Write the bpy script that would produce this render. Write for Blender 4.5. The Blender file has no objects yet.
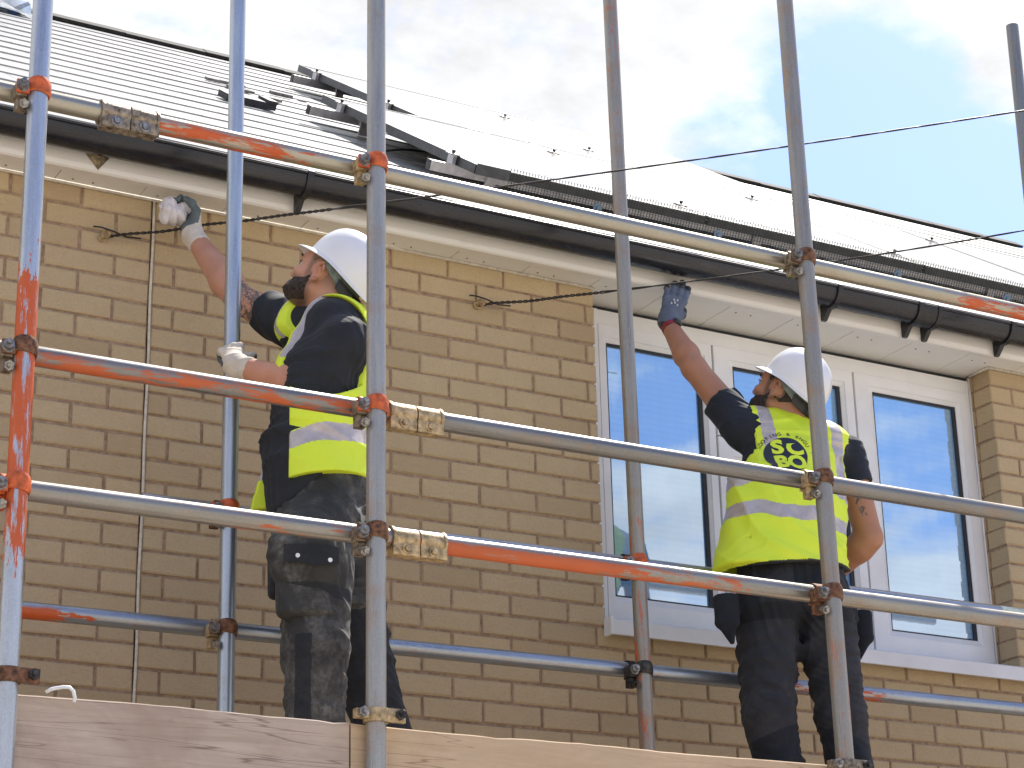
import bpy, bmesh, math, random
import numpy as np
from mathutils import Vector, Matrix, noise as mnoise
random.seed(7); rng = np.random.default_rng(7)
scene = bpy.context.scene
COL = scene.collection
R = math.radians

# ------------------------------------------------------------------ helpers
def setp(o, label=None, cat=None, group=None, kind=None):
    if label: o['label'] = label
    if cat: o['category'] = cat
    if group: o['group'] = group
    if kind: o['kind'] = kind
    return o

def empty(name, loc, label, cat, group=None):
    o = bpy.data.objects.new(name, None); COL.objects.link(o)
    o.empty_display_size = 0.05
    o.location = loc
    return setp(o, label, cat, group)

def link_mesh(name, me, mat, parent=None):
    o = bpy.data.objects.new(name, me); COL.objects.link(o)
    if mat is not None:
        for m in (mat if isinstance(mat, (list, tuple)) else [mat]):
            me.materials.append(m)
    if parent is not None:
        o.parent = parent
        o.matrix_parent_inverse = Matrix.Translation(parent.location).inverted()
    return o

def obj(name, bm, mat, parent=None, smooth=False, bevel=0, seg=2):
    """link a bmesh as ONE mesh object. Coordinates are world ones."""
    if bevel:
        bmesh.ops.bevel(bm, geom=[e for e in bm.edges if len(e.link_faces) == 2 and e.calc_face_angle(0) > 0.6],
                        offset=bevel, segments=seg, profile=0.6, affect='EDGES')
    bmesh.ops.recalc_face_normals(bm, faces=bm.faces)
    me = bpy.data.meshes.new(name); bm.to_mesh(me); bm.free()
    if smooth:
        me.polygons.foreach_set('use_smooth', [True]*len(me.polygons))
        if smooth == 'auto':
            me.set_sharp_from_angle(angle=R(38))
    return link_mesh(name, me, mat, parent)

def box(bm, x0, x1, y0, y1, z0, z1, M=None):
    r = bmesh.ops.create_cube(bm, size=1)
    vs = r['verts']
    T = Matrix.Translation(((x0+x1)/2, (y0+y1)/2, (z0+z1)/2)) @ Matrix.Diagonal((x1-x0, y1-y0, z1-z0, 1))
    if M is not None: T = M @ T
    bmesh.ops.transform(bm, matrix=T, verts=vs)
    return vs

def frame_to(a, b):
    a = Vector(a); b = Vector(b); d = (b-a)
    q = d.to_track_quat('Z', 'Y')
    return Matrix.Translation(a) @ q.to_matrix().to_4x4(), d.length

def rod(bm, a, b, r, seg=16, caps=True, r2=None):
    M, L = frame_to(a, b)
    res = bmesh.ops.create_cone(bm, cap_ends=caps, segments=seg, radius1=r, radius2=r if r2 is None else r2, depth=L)
    bmesh.ops.transform(bm, matrix=M @ Matrix.Translation((0, 0, L/2)), verts=res['verts'])
    return res['verts']

def ring(bm, c, axis, r0, r1, h, seg=20, a0=0, a1=360, up=None):
    """solid band round an axis (arc a0..a1)"""
    c = Vector(c); ax = Vector(axis).normalized()
    u = Vector(up) if up is not None else (Vector((0, 0, 1)) if abs(ax.z) < .9 else Vector((1, 0, 0)))
    u = (u - ax*u.dot(ax)).normalized(); v = ax.cross(u)
    full = abs(a1-a0-360) < 1e-6
    n = seg if full else seg+1
    prof = []
    for i in range(n):
        t = R(a0 + (a1-a0)*i/seg); d = u*math.cos(t)+v*math.sin(t)
        prof.append([bm.verts.new(c+d*r0-ax*h/2), bm.verts.new(c+d*r1-ax*h/2), bm.verts.new(c+d*r1+ax*h/2), bm.verts.new(c+d*r0+ax*h/2)])
    m = n if full else n-1
    for i in range(m):
        p, q = prof[i], prof[(i+1) % n]
        for j in range(4):
            bm.faces.new((p[j], p[(j+1) % 4], q[(j+1) % 4], q[j]))
    if not full:
        bm.faces.new(prof[0]); bm.faces.new(prof[-1])

def tube_path(bm, pts, r, seg=6):
    pts = [Vector(p) for p in pts]; rows = []
    n = None
    for i, p in enumerate(pts):
        t = (pts[min(i+1, len(pts)-1)]-pts[max(i-1, 0)]).normalized()
        if n is None:
            n = t.orthogonal().normalized()
        n = (n - t*n.dot(t)).normalized(); b = t.cross(n)
        rr = r(i/(len(pts)-1)) if callable(r) else r
        rows.append([bm.verts.new(p+(n*math.cos(2*math.pi*k/seg)+b*math.sin(2*math.pi*k/seg))*rr) for k in range(seg)])
    for a, b in zip(rows, rows[1:]):
        for k in range(seg):
            bm.faces.new((a[k], a[(k+1) % seg], b[(k+1) % seg], b[k]))
    bm.faces.new(rows[0]); bm.faces.new(rows[-1])

def extr(bm, pts2, y0, y1, f):
    """prism: pts2 polygon mapped by f(u, v, w)"""
    A = [bm.verts.new(f(u, v, y0)) for u, v in pts2]; B = [bm.verts.new(f(u, v, y1)) for u, v in pts2]
    bm.faces.new(A); bm.faces.new(B)
    n = len(A)
    for i in range(n): bm.faces.new((A[i], A[(i+1) % n], B[(i+1) % n], B[i]))

# ------------------------------------------------------------------ materials
class NT:
    def __init__(s, name):
        s.m = bpy.data.materials.new(name); s.m.use_nodes = True
        s.t = s.m.node_tree; s.n = s.t.nodes; s.l = s.t.links
        s.b = s.n['Principled BSDF']
    def new(s, t, **k):
        n = s.n.new(t)
        for a, v in k.items():
            if a.startswith('i_'):
                key = a[2:].replace('_', ' ')
                n.inputs[int(key) if key.isdigit() else key].default_value = v
            else: setattr(n, a, v)
        return n
    def link(s, a, b): s.l.new(a, b)
    def coord(s, kind='Object', scale=(1, 1, 1), loc=(0, 0, 0)):
        c = s.new('ShaderNodeTexCoord'); m = s.new('ShaderNodeMapping')
        m.inputs['Scale'].default_value = scale; m.inputs['Location'].default_value = loc
        s.link(c.outputs[kind], m.inputs[0]); return m.outputs[0]
    def noise(s, vec, scale, detail=4, rough=.55, dist=0):
        n = s.new('ShaderNodeTexNoise'); n.inputs['Scale'].default_value = scale
        n.inputs['Detail'].default_value = detail; n.inputs['Roughness'].default_value = rough; n.inputs['Distortion'].default_value = dist
        s.link(vec, n.inputs['Vector']); return n.outputs['Fac']
    def ramp(s, fac, stops, interp='LINEAR'):
        r = s.new('ShaderNodeValToRGB'); r.color_ramp.interpolation = interp
        e = r.color_ramp.elements
        while len(e) < len(stops): e.new(0.5)
        for el, (p, c) in zip(e, stops):
            el.position = p; el.color = (c, c, c, 1) if isinstance(c, (int, float)) else (*c, 1)
        s.link(fac, r.inputs[0]); return r.outputs[0]
    def mix(s, fac, a, b, mode='MIX'):
        m = s.new('ShaderNodeMix', data_type='RGBA', blend_type=mode)
        for sock, v in ((m.inputs[0], fac), (m.inputs[6], a), (m.inputs[7], b)):
            if hasattr(v, 'links') or isinstance(v, bpy.types.NodeSocket): s.link(v, sock)
            elif isinstance(v, (int, float)): sock.default_value = v if sock == m.inputs[0] else (v, v, v, 1)
            else: sock.default_value = (*v, 1)
        return m.outputs[2]
    def math(s, op, a, b=None, c=None, clamp=False):
        m = s.new('ShaderNodeMath', operation=op, use_clamp=clamp)
        for i, v in enumerate((a, b, c)):
            if v is None: continue
            if isinstance(v, bpy.types.NodeSocket): s.link(v, m.inputs[i])
            else: m.inputs[i].default_value = v
        return m.outputs[0]
    def col(s, v):
        if isinstance(v, bpy.types.NodeSocket): s.link(v, s.b.inputs['Base Color'])
        else: s.b.inputs['Base Color'].default_value = (*v, 1)
        return s
    def set(s, **k):
        for a, v in k.items():
            inp = s.b.inputs[a.replace('_', ' ')]
            if isinstance(v, bpy.types.NodeSocket): s.link(v, inp)
            else: inp.default_value = v
        return s
    def bump(s, h, strength=.3, dist=.002):
        b = s.new('ShaderNodeBump'); b.inputs['Strength'].default_value = strength; b.inputs['Distance'].default_value = dist
        s.link(h, b.inputs['Height']); s.link(b.outputs[0], s.b.inputs['Normal']); return s

def simple(name, c, rough=.5, var=.12, scale=20, bump=0, metal=0, bdist=.002):
    t = NT(name); v = t.coord('Object')
    n = t.noise(v, scale, 5)
    dark = tuple(x*(1-var*1.6) for x in c); lite = tuple(min(1, x*(1+var)) for x in c)
    t.col(t.ramp(n, [(.3, dark), (.7, lite)])).set(Roughness=rough, Metallic=metal)
    if bump: t.bump(t.noise(v, scale*3, 5), bump, bdist)
    return t.m

def tube_mat(name, zinc=(.52, .53, .54), paint=(), pcol=(.54, .10, .022), rust=.35, bare=.5, tint=None, metal=.75, under=False):
    """weathered galvanised tube; paint = list of (start, end, amount) along the tube's local Z in metres"""
    t = NT(name); v = t.coord('Object')
    vs = t.coord('Object', scale=(1, 1, .07))
    n1 = t.noise(vs, 46, 6, .65); n2 = t.noise(v, 9, 5, .6); n3 = t.noise(v, 160, 3)
    base = t.mix(t.ramp(n1, [(.35, 0.), (.7, 1.)]), tuple(x*.72 for x in zinc), zinc)
    base = t.mix(t.ramp(n3, [(.45, 0.), (.62, .2)]), base, tuple(min(1, x*1.2) for x in zinc))
    rustm = t.ramp(n2, [(.62-rust*.25, 0.), (.74-rust*.2, 1.)])
    rcol = t.mix(n3, (.30, .15, .07), (.38, .25, .14))
    base = t.mix(t.math('MULTIPLY', rustm, rust), base, rcol)
    if tint: base = t.mix(tint[0], base, tint[1])
    sep = t.new('ShaderNodeSeparateXYZ'); c = t.new('ShaderNodeTexCoord'); t.link(c.outputs['Object'], sep.inputs[0])
    mask = None
    zz_ = t.math('ADD', sep.outputs[2], t.math('MULTIPLY_ADD', t.noise(t.coord('Object', scale=(1, 1, .2)), 70, 4, .7), .5, -.25)) if paint else None
    for a, b, amt in paint:
        m1 = t.math('GREATER_THAN', zz_, a); m2 = t.math('LESS_THAN', zz_, b)
        e1 = t.math('MULTIPLY', m1, m2); e1 = t.math('MULTIPLY', e1, amt)
        mask = e1 if mask is None else t.math('MAXIMUM', mask, e1)
    metalv = metal
    if mask is not None:
        pn = t.noise(t.coord('Object', scale=(1, 1, .13)), 60, 6, .72)
        thr = t.math('SUBTRACT', 1.0, mask)
        k = t.math('SUBTRACT', pn, t.math('MULTIPLY_ADD', thr, .5, .25))
        k = t.math('MULTIPLY', k, 14, clamp=True)
        k = t.math('MULTIPLY', k, t.math('GREATER_THAN', mask, .001))
        if under:      # paint is masked off where level tubes face up
            ge = t.new('ShaderNodeNewGeometry'); sp = t.new('ShaderNodeSeparateXYZ'); t.link(ge.outputs['Normal'], sp.inputs[0])
            k = t.math('MULTIPLY', k, t.math('MULTIPLY_ADD', sp.outputs[2], -3.0, t.math('MULTIPLY_ADD', pn, 2.4, -.05), clamp=True))
        pc = t.mix(n2, tuple(x*.8 for x in pcol), tuple(min(1, x*1.15) for x in pcol))
        base = t.mix(k, base, pc)
        metalv = t.math('MULTIPLY_ADD', k, -metal*.95, metal)
    t.col(base)
    rg = t.ramp(n1, [(.3, .24), (.75, .42)])
    if mask is not None: rg = t.math('MULTIPLY_ADD', k, .18, rg)
    t.set(Roughness=rg, Metallic=metalv)
    t.bump(n3, .12, .001)
    return t.m

ORANGE = (.62, .13, .035)
# --- brick: colour per brick in an attribute
t = NT('buff_brick'); v = t.coord('Object')
at = t.new('ShaderNodeAttribute'); at.attribute_name = 'tone'
tone = at.outputs['Fac']
n1 = t.noise(v, 14, 6, .6); n2 = t.noise(v, 120, 5, .7); n3 = t.noise(v, 2.2, 3)
c = t.ramp(tone, [(0., (.455, .335, .188)), (.3, (.53, .402, .232)), (.7, (.565, .432, .25)), (1., (.55, .415, .242))])
c = t.mix(t.ramp(n1, [(.35, .3), (.68, 0.)]), c, (.46, .32, .18))
c = t.mix(t.ramp(n2, [(.50, 0.), (.70, .55)]), c, (.36, .26, .155))
c = t.mix(t.ramp(t.noise(t.coord('Object', scale=(.5, 1, 1.6), loc=(3, 1, 2)), 52, 5, .75), [(.58, 0.), (.72, .5)]), c, (.64, .50, .31))
c = t.mix(t.ramp(n3, [(.4, 0.), (.75, .18)]), c, (.46, .36, .23))
t.col(c).set(Roughness=.88)
hn = t.math('MULTIPLY_ADD', n2, .5, t.math('MULTIPLY', t.noise(t.coord('Object', scale=(.35, 1, 1)), 70, 5, .7), 1.))
t.bump(hn, .8, .005)
M_BRICK = t.m
M_MORTAR = simple('brown_mortar', (.37, .255, .165), .95, .22, 60, .5)
M_SEAL = simple('pale_sealant', (.66, .59, .47), .6, .15, 60)
t = NT('cream_upvc'); v = t.coord('Object')
n = t.noise(v, 3, 5, .6); n2 = t.noise(t.coord('Object', scale=(.3, 1, 1.6)), 26, 6, .7)
c = t.mix(t.ramp(n, [(.3, 0.), (.75, .35)]), (.82, .79, .73), (.74, .69, .61))
c = t.mix(t.ramp(n2, [(.6, 0.), (.78, .45)]), c, (.52, .42, .30))
t.col(c).set(Roughness=.38)
M_FASCIA = t.m
t = NT('cream_soffit'); v = t.coord('Object')
n = t.noise(v, 4, 5); n2 = t.noise(v, 60, 4)
c = t.mix(t.ramp(n, [(.35, 0.), (.7, .4)]), (.80, .78, .72), (.73, .70, .63))
c = t.mix(t.ramp(n2, [(.68, 0.), (.74, .5)]), c, (.45, .38, .3))
t.col(c).set(Roughness=.5)
M_SOFFIT = t.m
M_UPVC = simple('white_upvc', (.82, .81, .80), .3, .05, 5)
t = NT('black_gutter'); v = t.coord('Object')
n = t.noise(t.coord('Object', scale=(.25, 1, 1)), 18, 6, .7)
t.col(t.ramp(n, [(.35, (.012, .013, .016)), (.62, (.022, .022, .026)), (.8, (.07, .065, .06))])).set(Roughness=t.ramp(n, [(.3, .16), (.8, .4)]))
M_GUTTER = t.m
M_BLACK = simple('black_plastic', (.018, .018, .02), .38, .3, 40)
M_BLACKMETAL = simple('anodised_black_metal', (.06, .064, .068), .35, .25, 30)
M_RUBBER = simple('window_rubber', (.02, .022, .03), .55, .2, 60)
M_ALU = simple('aluminium', (.6, .6, .62), .35, .12, 40, metal=.9)
# slate roof
t = NT('grey_slate'); v = t.coord('Object')
at = t.new('ShaderNodeAttribute'); at.attribute_name = 'tone'
n = t.noise(v, 30, 5)
c = t.mix(at.outputs['Fac'], (.30, .30, .30), (.40, .395, .38))
c = t.mix(t.ramp(n, [(.4, 0.), (.7, .3)]), c, (.22, .215, .2))
t.col(c).set(Roughness=.30, Specular_IOR_Level=.9)
M_SLATE = t.m
M_SLATEGAP = simple('slate_shadow_gap', (.03, .03, .032), .9, .2, 40)
t = NT('solar_glass'); v = t.coord('Generated', scale=(1, 1, 1))
t.col((.02, .03, .06)).set(Roughness=.22, Specular_IOR_Level=1.0, Coat_Weight=1., Coat_Roughness=.12)
M_PV = t.m
# window glass under blue protective film
t = NT('window_glass'); v = t.coord('Object')
g = t.new('ShaderNodeBsdfGlossy'); g.inputs['Roughness'].default_value = .02
g.inputs['Color'].default_value = (.84, .94, 1.0, 1)
n = t.noise(t.coord('Object', scale=(3.0, 1, .35)), 3.5, 3)
bp = t.new('ShaderNodeBump'); bp.inputs['Strength'].default_value = .05; bp.inputs['Distance'].default_value = .004
t.link(n, bp.inputs['Height']); t.link(bp.outputs[0], g.inputs['Normal'])
wv = t.new('ShaderNodeTexWave'); wv.bands_direction = 'Z'; wv.inputs['Scale'].default_value = 13; wv.inputs['Distortion'].default_value = .6
t.link(v, wv.inputs['Vector'])
c = t.ramp(n, [(.3, (.20, .46, .82)), (.7, (.28, .55, .86))])
t.col(t.mix(t.ramp(wv.outputs['Fac'], [(.2, .09), (.5, 0.)]), c, (.03, .16, .42))).set(Roughness=.3)
mx = t.new('ShaderNodeMixShader'); mx.inputs[0].default_value = .5
t.link(t.b.outputs[0], mx.inputs[1]); t.link(g.outputs[0], mx.inputs[2])
t.link(mx.outputs[0], t.n['Material Output'].inputs['Surface'])
M_GLASS = t.m
# timber
def timber(name, a, b, dark):
    t = NT(name); v = t.coord('Object', scale=(.12, 1, 1)); w = t.coord('Object')
    n = t.noise(v, 45, 7, .6, .8); n2 = t.noise(w, 5, 4); n3 = t.noise(t.coord('Object', scale=(.6, 1, 2.2)), 5, 5, .6, 1.5)
    c = t.mix(t.ramp(n, [(.3, 0.), (.7, 1.)]), a, b)
    c = t.mix(t.ramp(n3, [(.62, 0.), (.75, .7)]), c, dark)
    c = t.mix(t.ramp(n2, [(.4, 0.), (.7, .35)]), c, tuple(x*.7 for x in b))
    n4 = t.noise(t.coord('Object', scale=(.03, 1, 1.1)), 22, 3, .5, .6)
    c = t.mix(t.ramp(n4, [(.495, 0.), (.5, .75), (.507, 0.)]), c, dark)
    n5 = t.noise(w, 2.1, 6, .65, .8); c = t.mix(t.ramp(n5, [(.5, 0.), (.66, .45)]), c, tuple(q*1.5 for q in dark))
    n6 = t.noise(t.coord('Object', scale=(.035, .3, 1.0), loc=(4, 2, 1)), 9, 4, .5, .1)
    crk = t.ramp(n6, [(.497, 0.), (.5, .65), (.503, 0.)]); c = t.mix(crk, c, tuple(q*.5 for q in dark))
    t.col(c).set(Roughness=.85).bump(n, .45, .004)
    return t.m
M_WOOD = timber('weathered_timber', (.42, .325, .25), (.56, .445, .345), (.20, .13, .09))
M_WOODNEW = timber('pale_timber', (.52, .37, .22), (.62, .46, .30), (.30, .18, .10))
M_WIRE = simple('black_wire', (.02, .016, .013), .5, .2, 60)
M_STEEL_DIRTY = simple('dirty_coupler_steel', (.30, .24, .17), .5, .5, 70, .5, .5)
M_COUP_ORANGE = simple('orange_coupler_paint', (.60, .12, .03), .5, .35, 50, .4, .1)
M_COUP_RUST = simple('rusty_coupler_steel', (.20, .095, .05), .75, .5, 70, .6, .3)
M_COUP_TAN = simple('tan_coupler_steel', (.52, .38, .2), .5, .4, 60, .5, .4)
M_COUP_DARK = simple('dark_coupler_steel', (.06, .055, .05), .5, .5, 70, .5, .5)
M_BOLT = simple('bolt_steel', (.33, .31, .28), .45, .4, 90, .3, .8)
M_WHITE = simple('white_plastic', (.8, .8, .78), .4, .06, 30)
M_TARP = simple('blue_sheet', (.09, .16, .27), .6, .45, 18, .6)

# ------------------------------------------------------------------ ground and terrain
bm = bmesh.new()
box(bm, -400, 400, -400, 400, -5.02, -5.0)
t = NT('ground_gravel'); v = t.coord('Object')
n = t.noise(v, 1.4, 8, .7)
t.col(t.ramp(n, [(.3, (.30, .27, .23)), (.7, (.44, .40, .35))])).set(Roughness=.95)
setp(obj('ground', bm, t.m), kind='structure')

# ------------------------------------------------------------------ brick wall
# bed joints at z = -k*0.075 ; perpends at x = k*0.225 (even rows) and +0.5 (odd rows)
WX0, WX1 = -4.6, 6.0
OX0, OX1, OZ0, OZ1 = 0.600, 2.475, -1.275, 0.15      # window opening
MJ0, MJ1 = -1.098, -1.086                            # movement joint
def rows(): return range(0, 65)
def spans(row):
    """x intervals of the bricks in a row (joint centre to joint centre)"""
    off = 0.0 if row % 2 == 0 else 0.5
    out = []
    k = math.ceil((MJ1/.225) - off)
    edges = [MJ1-.005] + [(j+off)*.225 for j in range(k, 30) if (j+off)*.225 > MJ1+.03 and (j+off)*.225 < WX1] + [WX1]
    out += list(zip(edges, edges[1:]))
    off2 = 1.0 if row % 2 == 0 else 0.5
    e = [MJ0+.005] + [MJ0-(j+off2)*.237 for j in range(0, 16)]
    e = [q for q in e if q > WX0] + [WX0]
    out += [(b, a) for a, b in zip(e, e[1:])]
    return out
vs, fs, tones = [], [], []
def add_brick(x0, x1, z0, z1, y0, y1, tone, axis='x'):
    b = len(vs); c = .0035 + random.random()*.002
    j = lambda s=.0012: random.uniform(-s, s)
    yo = y0 + j(.0014)
    def P(x, y, z): vs.append((x, y, z))
    for (x, z) in ((x0, z0), (x1, z0), (x1, z1), (x0, z1)): P(x+j(.0007), y1, z+j(.0007))          # back ring 0-3
    for (x, z) in ((x0, z0), (x1, z0), (x1, z1), (x0, z1)): P(x+j(.0012), yo+c*.8, z+j(.0014))      # arris ring 4-7
    for (x, z) in ((x0+c, z0+c), (x1-c, z0+c), (x1-c, z1-c), (x0+c, z1-c)): P(x, yo, z)              # face 8-11
    F = [(8, 9, 10, 11)]
    for i in range(4):
        k = (i+1) % 4
        F.append((i, k, 4+k, 4+i)); F.append((4+i, 4+k, 8+k, 8+i))
    for f in F: fs.append([b+q for q in f]); tones.append(tone)
for row in rows():
    zt, zb = -row*.075-.005, -(row+1)*.075+.005
    for x0, x1 in spans(row):
        segs = [(x0+.005, x1-.005)]
        if zt > OZ0 and zb >= OZ0-.001:
            s2 = []
            for a, b in segs:
                if b <= OX0 or a >= OX1: s2.append((a, b))
                else:
                    if a < OX0: s2.append((a, OX0))
                    if b > OX1: s2.append((max(a, OX1), b))
            segs = s2
        for a, b in segs:
            if b-a < .02: continue
            add_brick(a, b, zb, zt, 0.0, .102, random.random())
wall = empty('brick_wall', (0, 0, -2.5), 'buff brick house wall with brown mortar joints behind the scaffold', 'wall')
me = bpy.data.meshes.new('brickwork'); me.from_pydata(vs, [], fs)
a = me.attributes.new('tone', 'FLOAT', 'FACE'); a.data.foreach_set('value', tones)
link_mesh('brickwork', me, M_BRICK, wall)
# reveal bricks seen on the right jamb (headers turning the corner)
bm = bmesh.new()
ym = .0065
box(bm, WX0, MJ0, ym, .25, -4.95, .12)
box(bm, MJ1, OX0-.006, ym, .25, -4.95, .12)
box(bm, OX0-.006, OX1+.006, ym, .25, -4.95, OZ0-.004)
box(bm, OX1+.006, WX1, ym, .25, -4.95, .12)
obj('mortar', bm, M_MORTAR, wall)
# inner leaf closing the reveal behind the headers
bm = bmesh.new()
for r_ in range(0, 17):
    z1, z0 = -r_*.075-.005, -(r_+1)*.075+.005
    ysp = ((.112, .19),) if r_ % 2 else ((.112, .155), (.165, .19))
    for y0, y1 in ysp: box(bm, OX1, OX1+.05, y0, y1, z0, z1)
obj('reveal_bricks', bm, M_BRICK, wall, bevel=.002)
bm = bmesh.new(); box(bm, MJ0-.001, MJ1+.001, -.002, .05, -4.9, -.004)
n_ = 60
bm2 = bmesh.new()
pts = [(-1.092+.0012*math.sin(i*.9), -.001, -.004-i*4.0/n_) for i in range(n_+1)]
tube_path(bm2, pts, .0048, 8)
bm.free()
obj('sealant_joint', bm2, M_SEAL, wall, smooth=True)
# lump of sealant at the top of the joint
# dark stains: fixings
# ------------------------------------------------------------------ inner house: gable body so nothing is hollow
bm = bmesh.new()
box(bm, WX0, OX0-.3, .26, 6.8, -4.95, -.02); box(bm, OX1+.3, WX1, .26, 6.8, -4.95, -.02)
box(bm, OX0-.3, OX1+.3, .6, 6.8, -4.95, -.02)
obj('house_core', bm, simple('plaster', (.5, .48, .44), .9), wall)

# ------------------------------------------------------------------ window
win = empty('window', (1.56, .1, -1.2), 'white plastic three-light window recessed in the brick wall beside the right worker', 'window')
def frame_rect(bm, x0, x1, z0, z1, w, y0, y1):
    """mitred-looking rectangular frame: four bars butting end to end"""
    if isinstance(w, (int, float)): w = (w,)*4           # left right bottom top
    l, r_, b, tp = w
    box(bm, x0, x0+l, y0, y1, z0, z1); box(bm, x1-r_, x1, y0, y1, z0, z1)
    box(bm, x0+l, x1-r_, y0, y1, z0, z0+b); box(bm, x0+l, x1-r_, y0, y1, z1-tp, z1)
YF = .12
bm = bmesh.new()
box(bm, .604, .6895, YF+.001, .20, -1.236, -.020)     # left jamb
box(bm, 2.457, 2.472, YF+.006, .20, -1.236, -.020)
box(bm, .688, 2.457, YF+.006, .20, -.078, -.020)
box(bm, .688, 2.457, YF+.004, .20, -1.236, -1.2115)
box(bm, 1.196, 1.202, YF+.012, .20, -1.207, -.078); box(bm, 1.868, 1.874, YF+.012, .20, -1.207, -.078)
obj('outer_frame', bm, M_UPVC, win, bevel=.003)
def profiled(bm, x0, x1, z0, z1, w, y):
    """sash: outer flat plus a sloped glazing bead, as a loft with mitred corners"""
    l, r_, b, tp = w
    rings = [(0, .07), (0, .004), (.003, 0.0), (.72, 0.0), (.76, .004), (.98, .014), (1.0, .018), (1.0, .03)]
    R0 = []
    for f, dy in rings:
        R0.append([bm.verts.new((x0+l*f, y+dy, z0+b*f)), bm.verts.new((x1-r_*f, y+dy, z0+b*f)), bm.verts.new((x1-r_*f, y+dy, z1-tp*f)), bm.verts.new((x0+l*f, y+dy, z1-tp*f))])
    for A, B in zip(R0, R0[1:]):
        for i in range(4): bm.faces.new((A[i], A[(i+1) % 4], B[(i+1) % 4], B[i]))
def pane(name, gx0, gx1, gz0, gz1, ox0, ox1, oz0, oz1, label):
    bm = bmesh.new()
    profiled(bm, ox0, ox1, oz0, oz1, (gx0-ox0, ox1-gx1, gz0-oz0, oz1-gz1), YF)
    s = obj('sash', bm, M_UPVC, win)
    s['label'] = label
    bm = bmesh.new(); frame_rect(bm, gx0-.001, gx1+.001, gz0-.001, gz1+.001, (.006, .016, .006, .010), YF+.017, YF+.026)
    obj('glazing_gasket', bm, M_RUBBER, s)
    bm = bmesh.new(); box(bm, gx0, gx1, YF+.0265, YF+.034, gz0, gz1)
    obj('glass_pane', bm, M_GLASS, s)
    return s
pane('a', .730, 1.152, -1.117, -.146, .690, 1.194, -1.205, -.080, 'large fixed light on the left of the window')
pane('b', 1.300, 1.812, -.350, -.146, 1.204, 1.866, -.442, -.080, 'small top light in the middle of the window')
pane('c', 1.300, 1.812, -1.117, -.545, 1.204, 1.866, -1.205, -.448, 'lower light in the middle of the window behind the worker')
pane('d', 1.974, 2.398, -1.117, -.142, 1.876, 2.455, -1.205, -.080, 'tall opening light on the right of the window')
bm = bmesh.new()
pts = [(.30, -1.237), (.10, -1.237), (-.040, -1.252), (-.050, -1.258), (-.050, -1.309), (-.038, -1.309), (-.038, -1.272), (.0, -1.2745), (.30, -1.2745)]
extr(bm, pts, .603, 2.56, lambda u, v, w: (w, u, v))
obj('window_sill', bm, M_UPVC, win, bevel=.002)
bm = bmesh.new(); box(bm, .590, .6025, -.052, -.002, -1.311, -1.246); obj('sill_end_cap', bm, M_WHITE, win, bevel=.003)
bm = bmesh.new(); box(bm, 2.5605, 2.573, -.052, -.002, -1.311, -1.246); obj('sill_end_cap', bm, M_WHITE, win, bevel=.003)
bm = bmesh.new(); box(bm, .604, 2.472, YF+.02, .21, -.0195, -.004); obj('head_seal', bm, M_RUBBER, win)
bm = bmesh.new(); tube_path(bm, [(2.4735, YF+.002, -1.235), (2.4735, YF+.002, -.008)], .005, 8); obj('jamb_sealant', bm, M_UPVC, win, smooth=True)
bm = bmesh.new(); tube_path(bm, [(.602, YF+.002, -1.235), (.602, YF+.002, -.008)], .004, 8); obj('jamb_sealant', bm, M_UPVC, win, smooth=True)

# ------------------------------------------------------------------ eaves: soffit, fascia, gutter
TP = .685; CS = math.cos(math.atan(TP)); SN = math.sin(math.atan(TP))
FY = -.13
eav = empty('eaves', (0, FY, 0), 'cream plastic soffit and fascia boards under the roof edge', 'eaves')
bm = bmesh.new()
x = WX0
while x < WX1:
    w = .288
    x1 = min(x+w, WX1)
    box(bm, x+.0012, x1-.0012, FY+.012, .22, .0015, .012)
    x += w
obj('soffit_boards', bm, M_SOFFIT, eav, bevel=.0012, seg=1)
bm = bmesh.new(); box(bm, WX0, WX1, FY+.012, .22, .0125, .02); obj('soffit_backing', bm, M_SLATEGAP, eav)
bm = bmesh.new()
tube_path(bm, [(WX0, -.003, -.004), (OX0, -.003, -.004)], .006, 8)
tube_path(bm, [(OX1, -.003, -.004), (WX1, -.003, -.004)], .006, 8)
tube_path(bm, [(OX1-.004, -.003, -.004), (OX1-.004, YF, -.004)], .006, 8)
obj('edge_sealant', bm, M_SEAL, eav, smooth=True)
bm = bmesh.new()
pts = [(FY, .012), (FY, .125), (FY+.014, .125), (FY+.014, .0005), (FY+.045, .0005), (FY+.045, -.004), (FY+.012, -.0065), (FY+.004, -.002)]
extr(bm, pts, WX0, WX1, lambda u, v, w: (w, u, v))
obj('fascia_board', bm, M_FASCIA, eav, bevel=.0025)
screw0 = None      # small round screw heads in the soffit
for k in range(-7, 10):
    for q in (.045, .12):
        xx = k*.288+q*.9+.02
        if screw0 is None:
            bm = bmesh.new(); rod(bm, (xx, -.03, .0015), (xx, -.03, -.0005), .0035, 8); screw0 = obj('soffit_screw', bm, M_STEEL_DIRTY, eav); xs0 = xx
        else:
            s_ = screw0.copy(); COL.objects.link(s_); s_.location = (xx-xs0, 0, 0)

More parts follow.
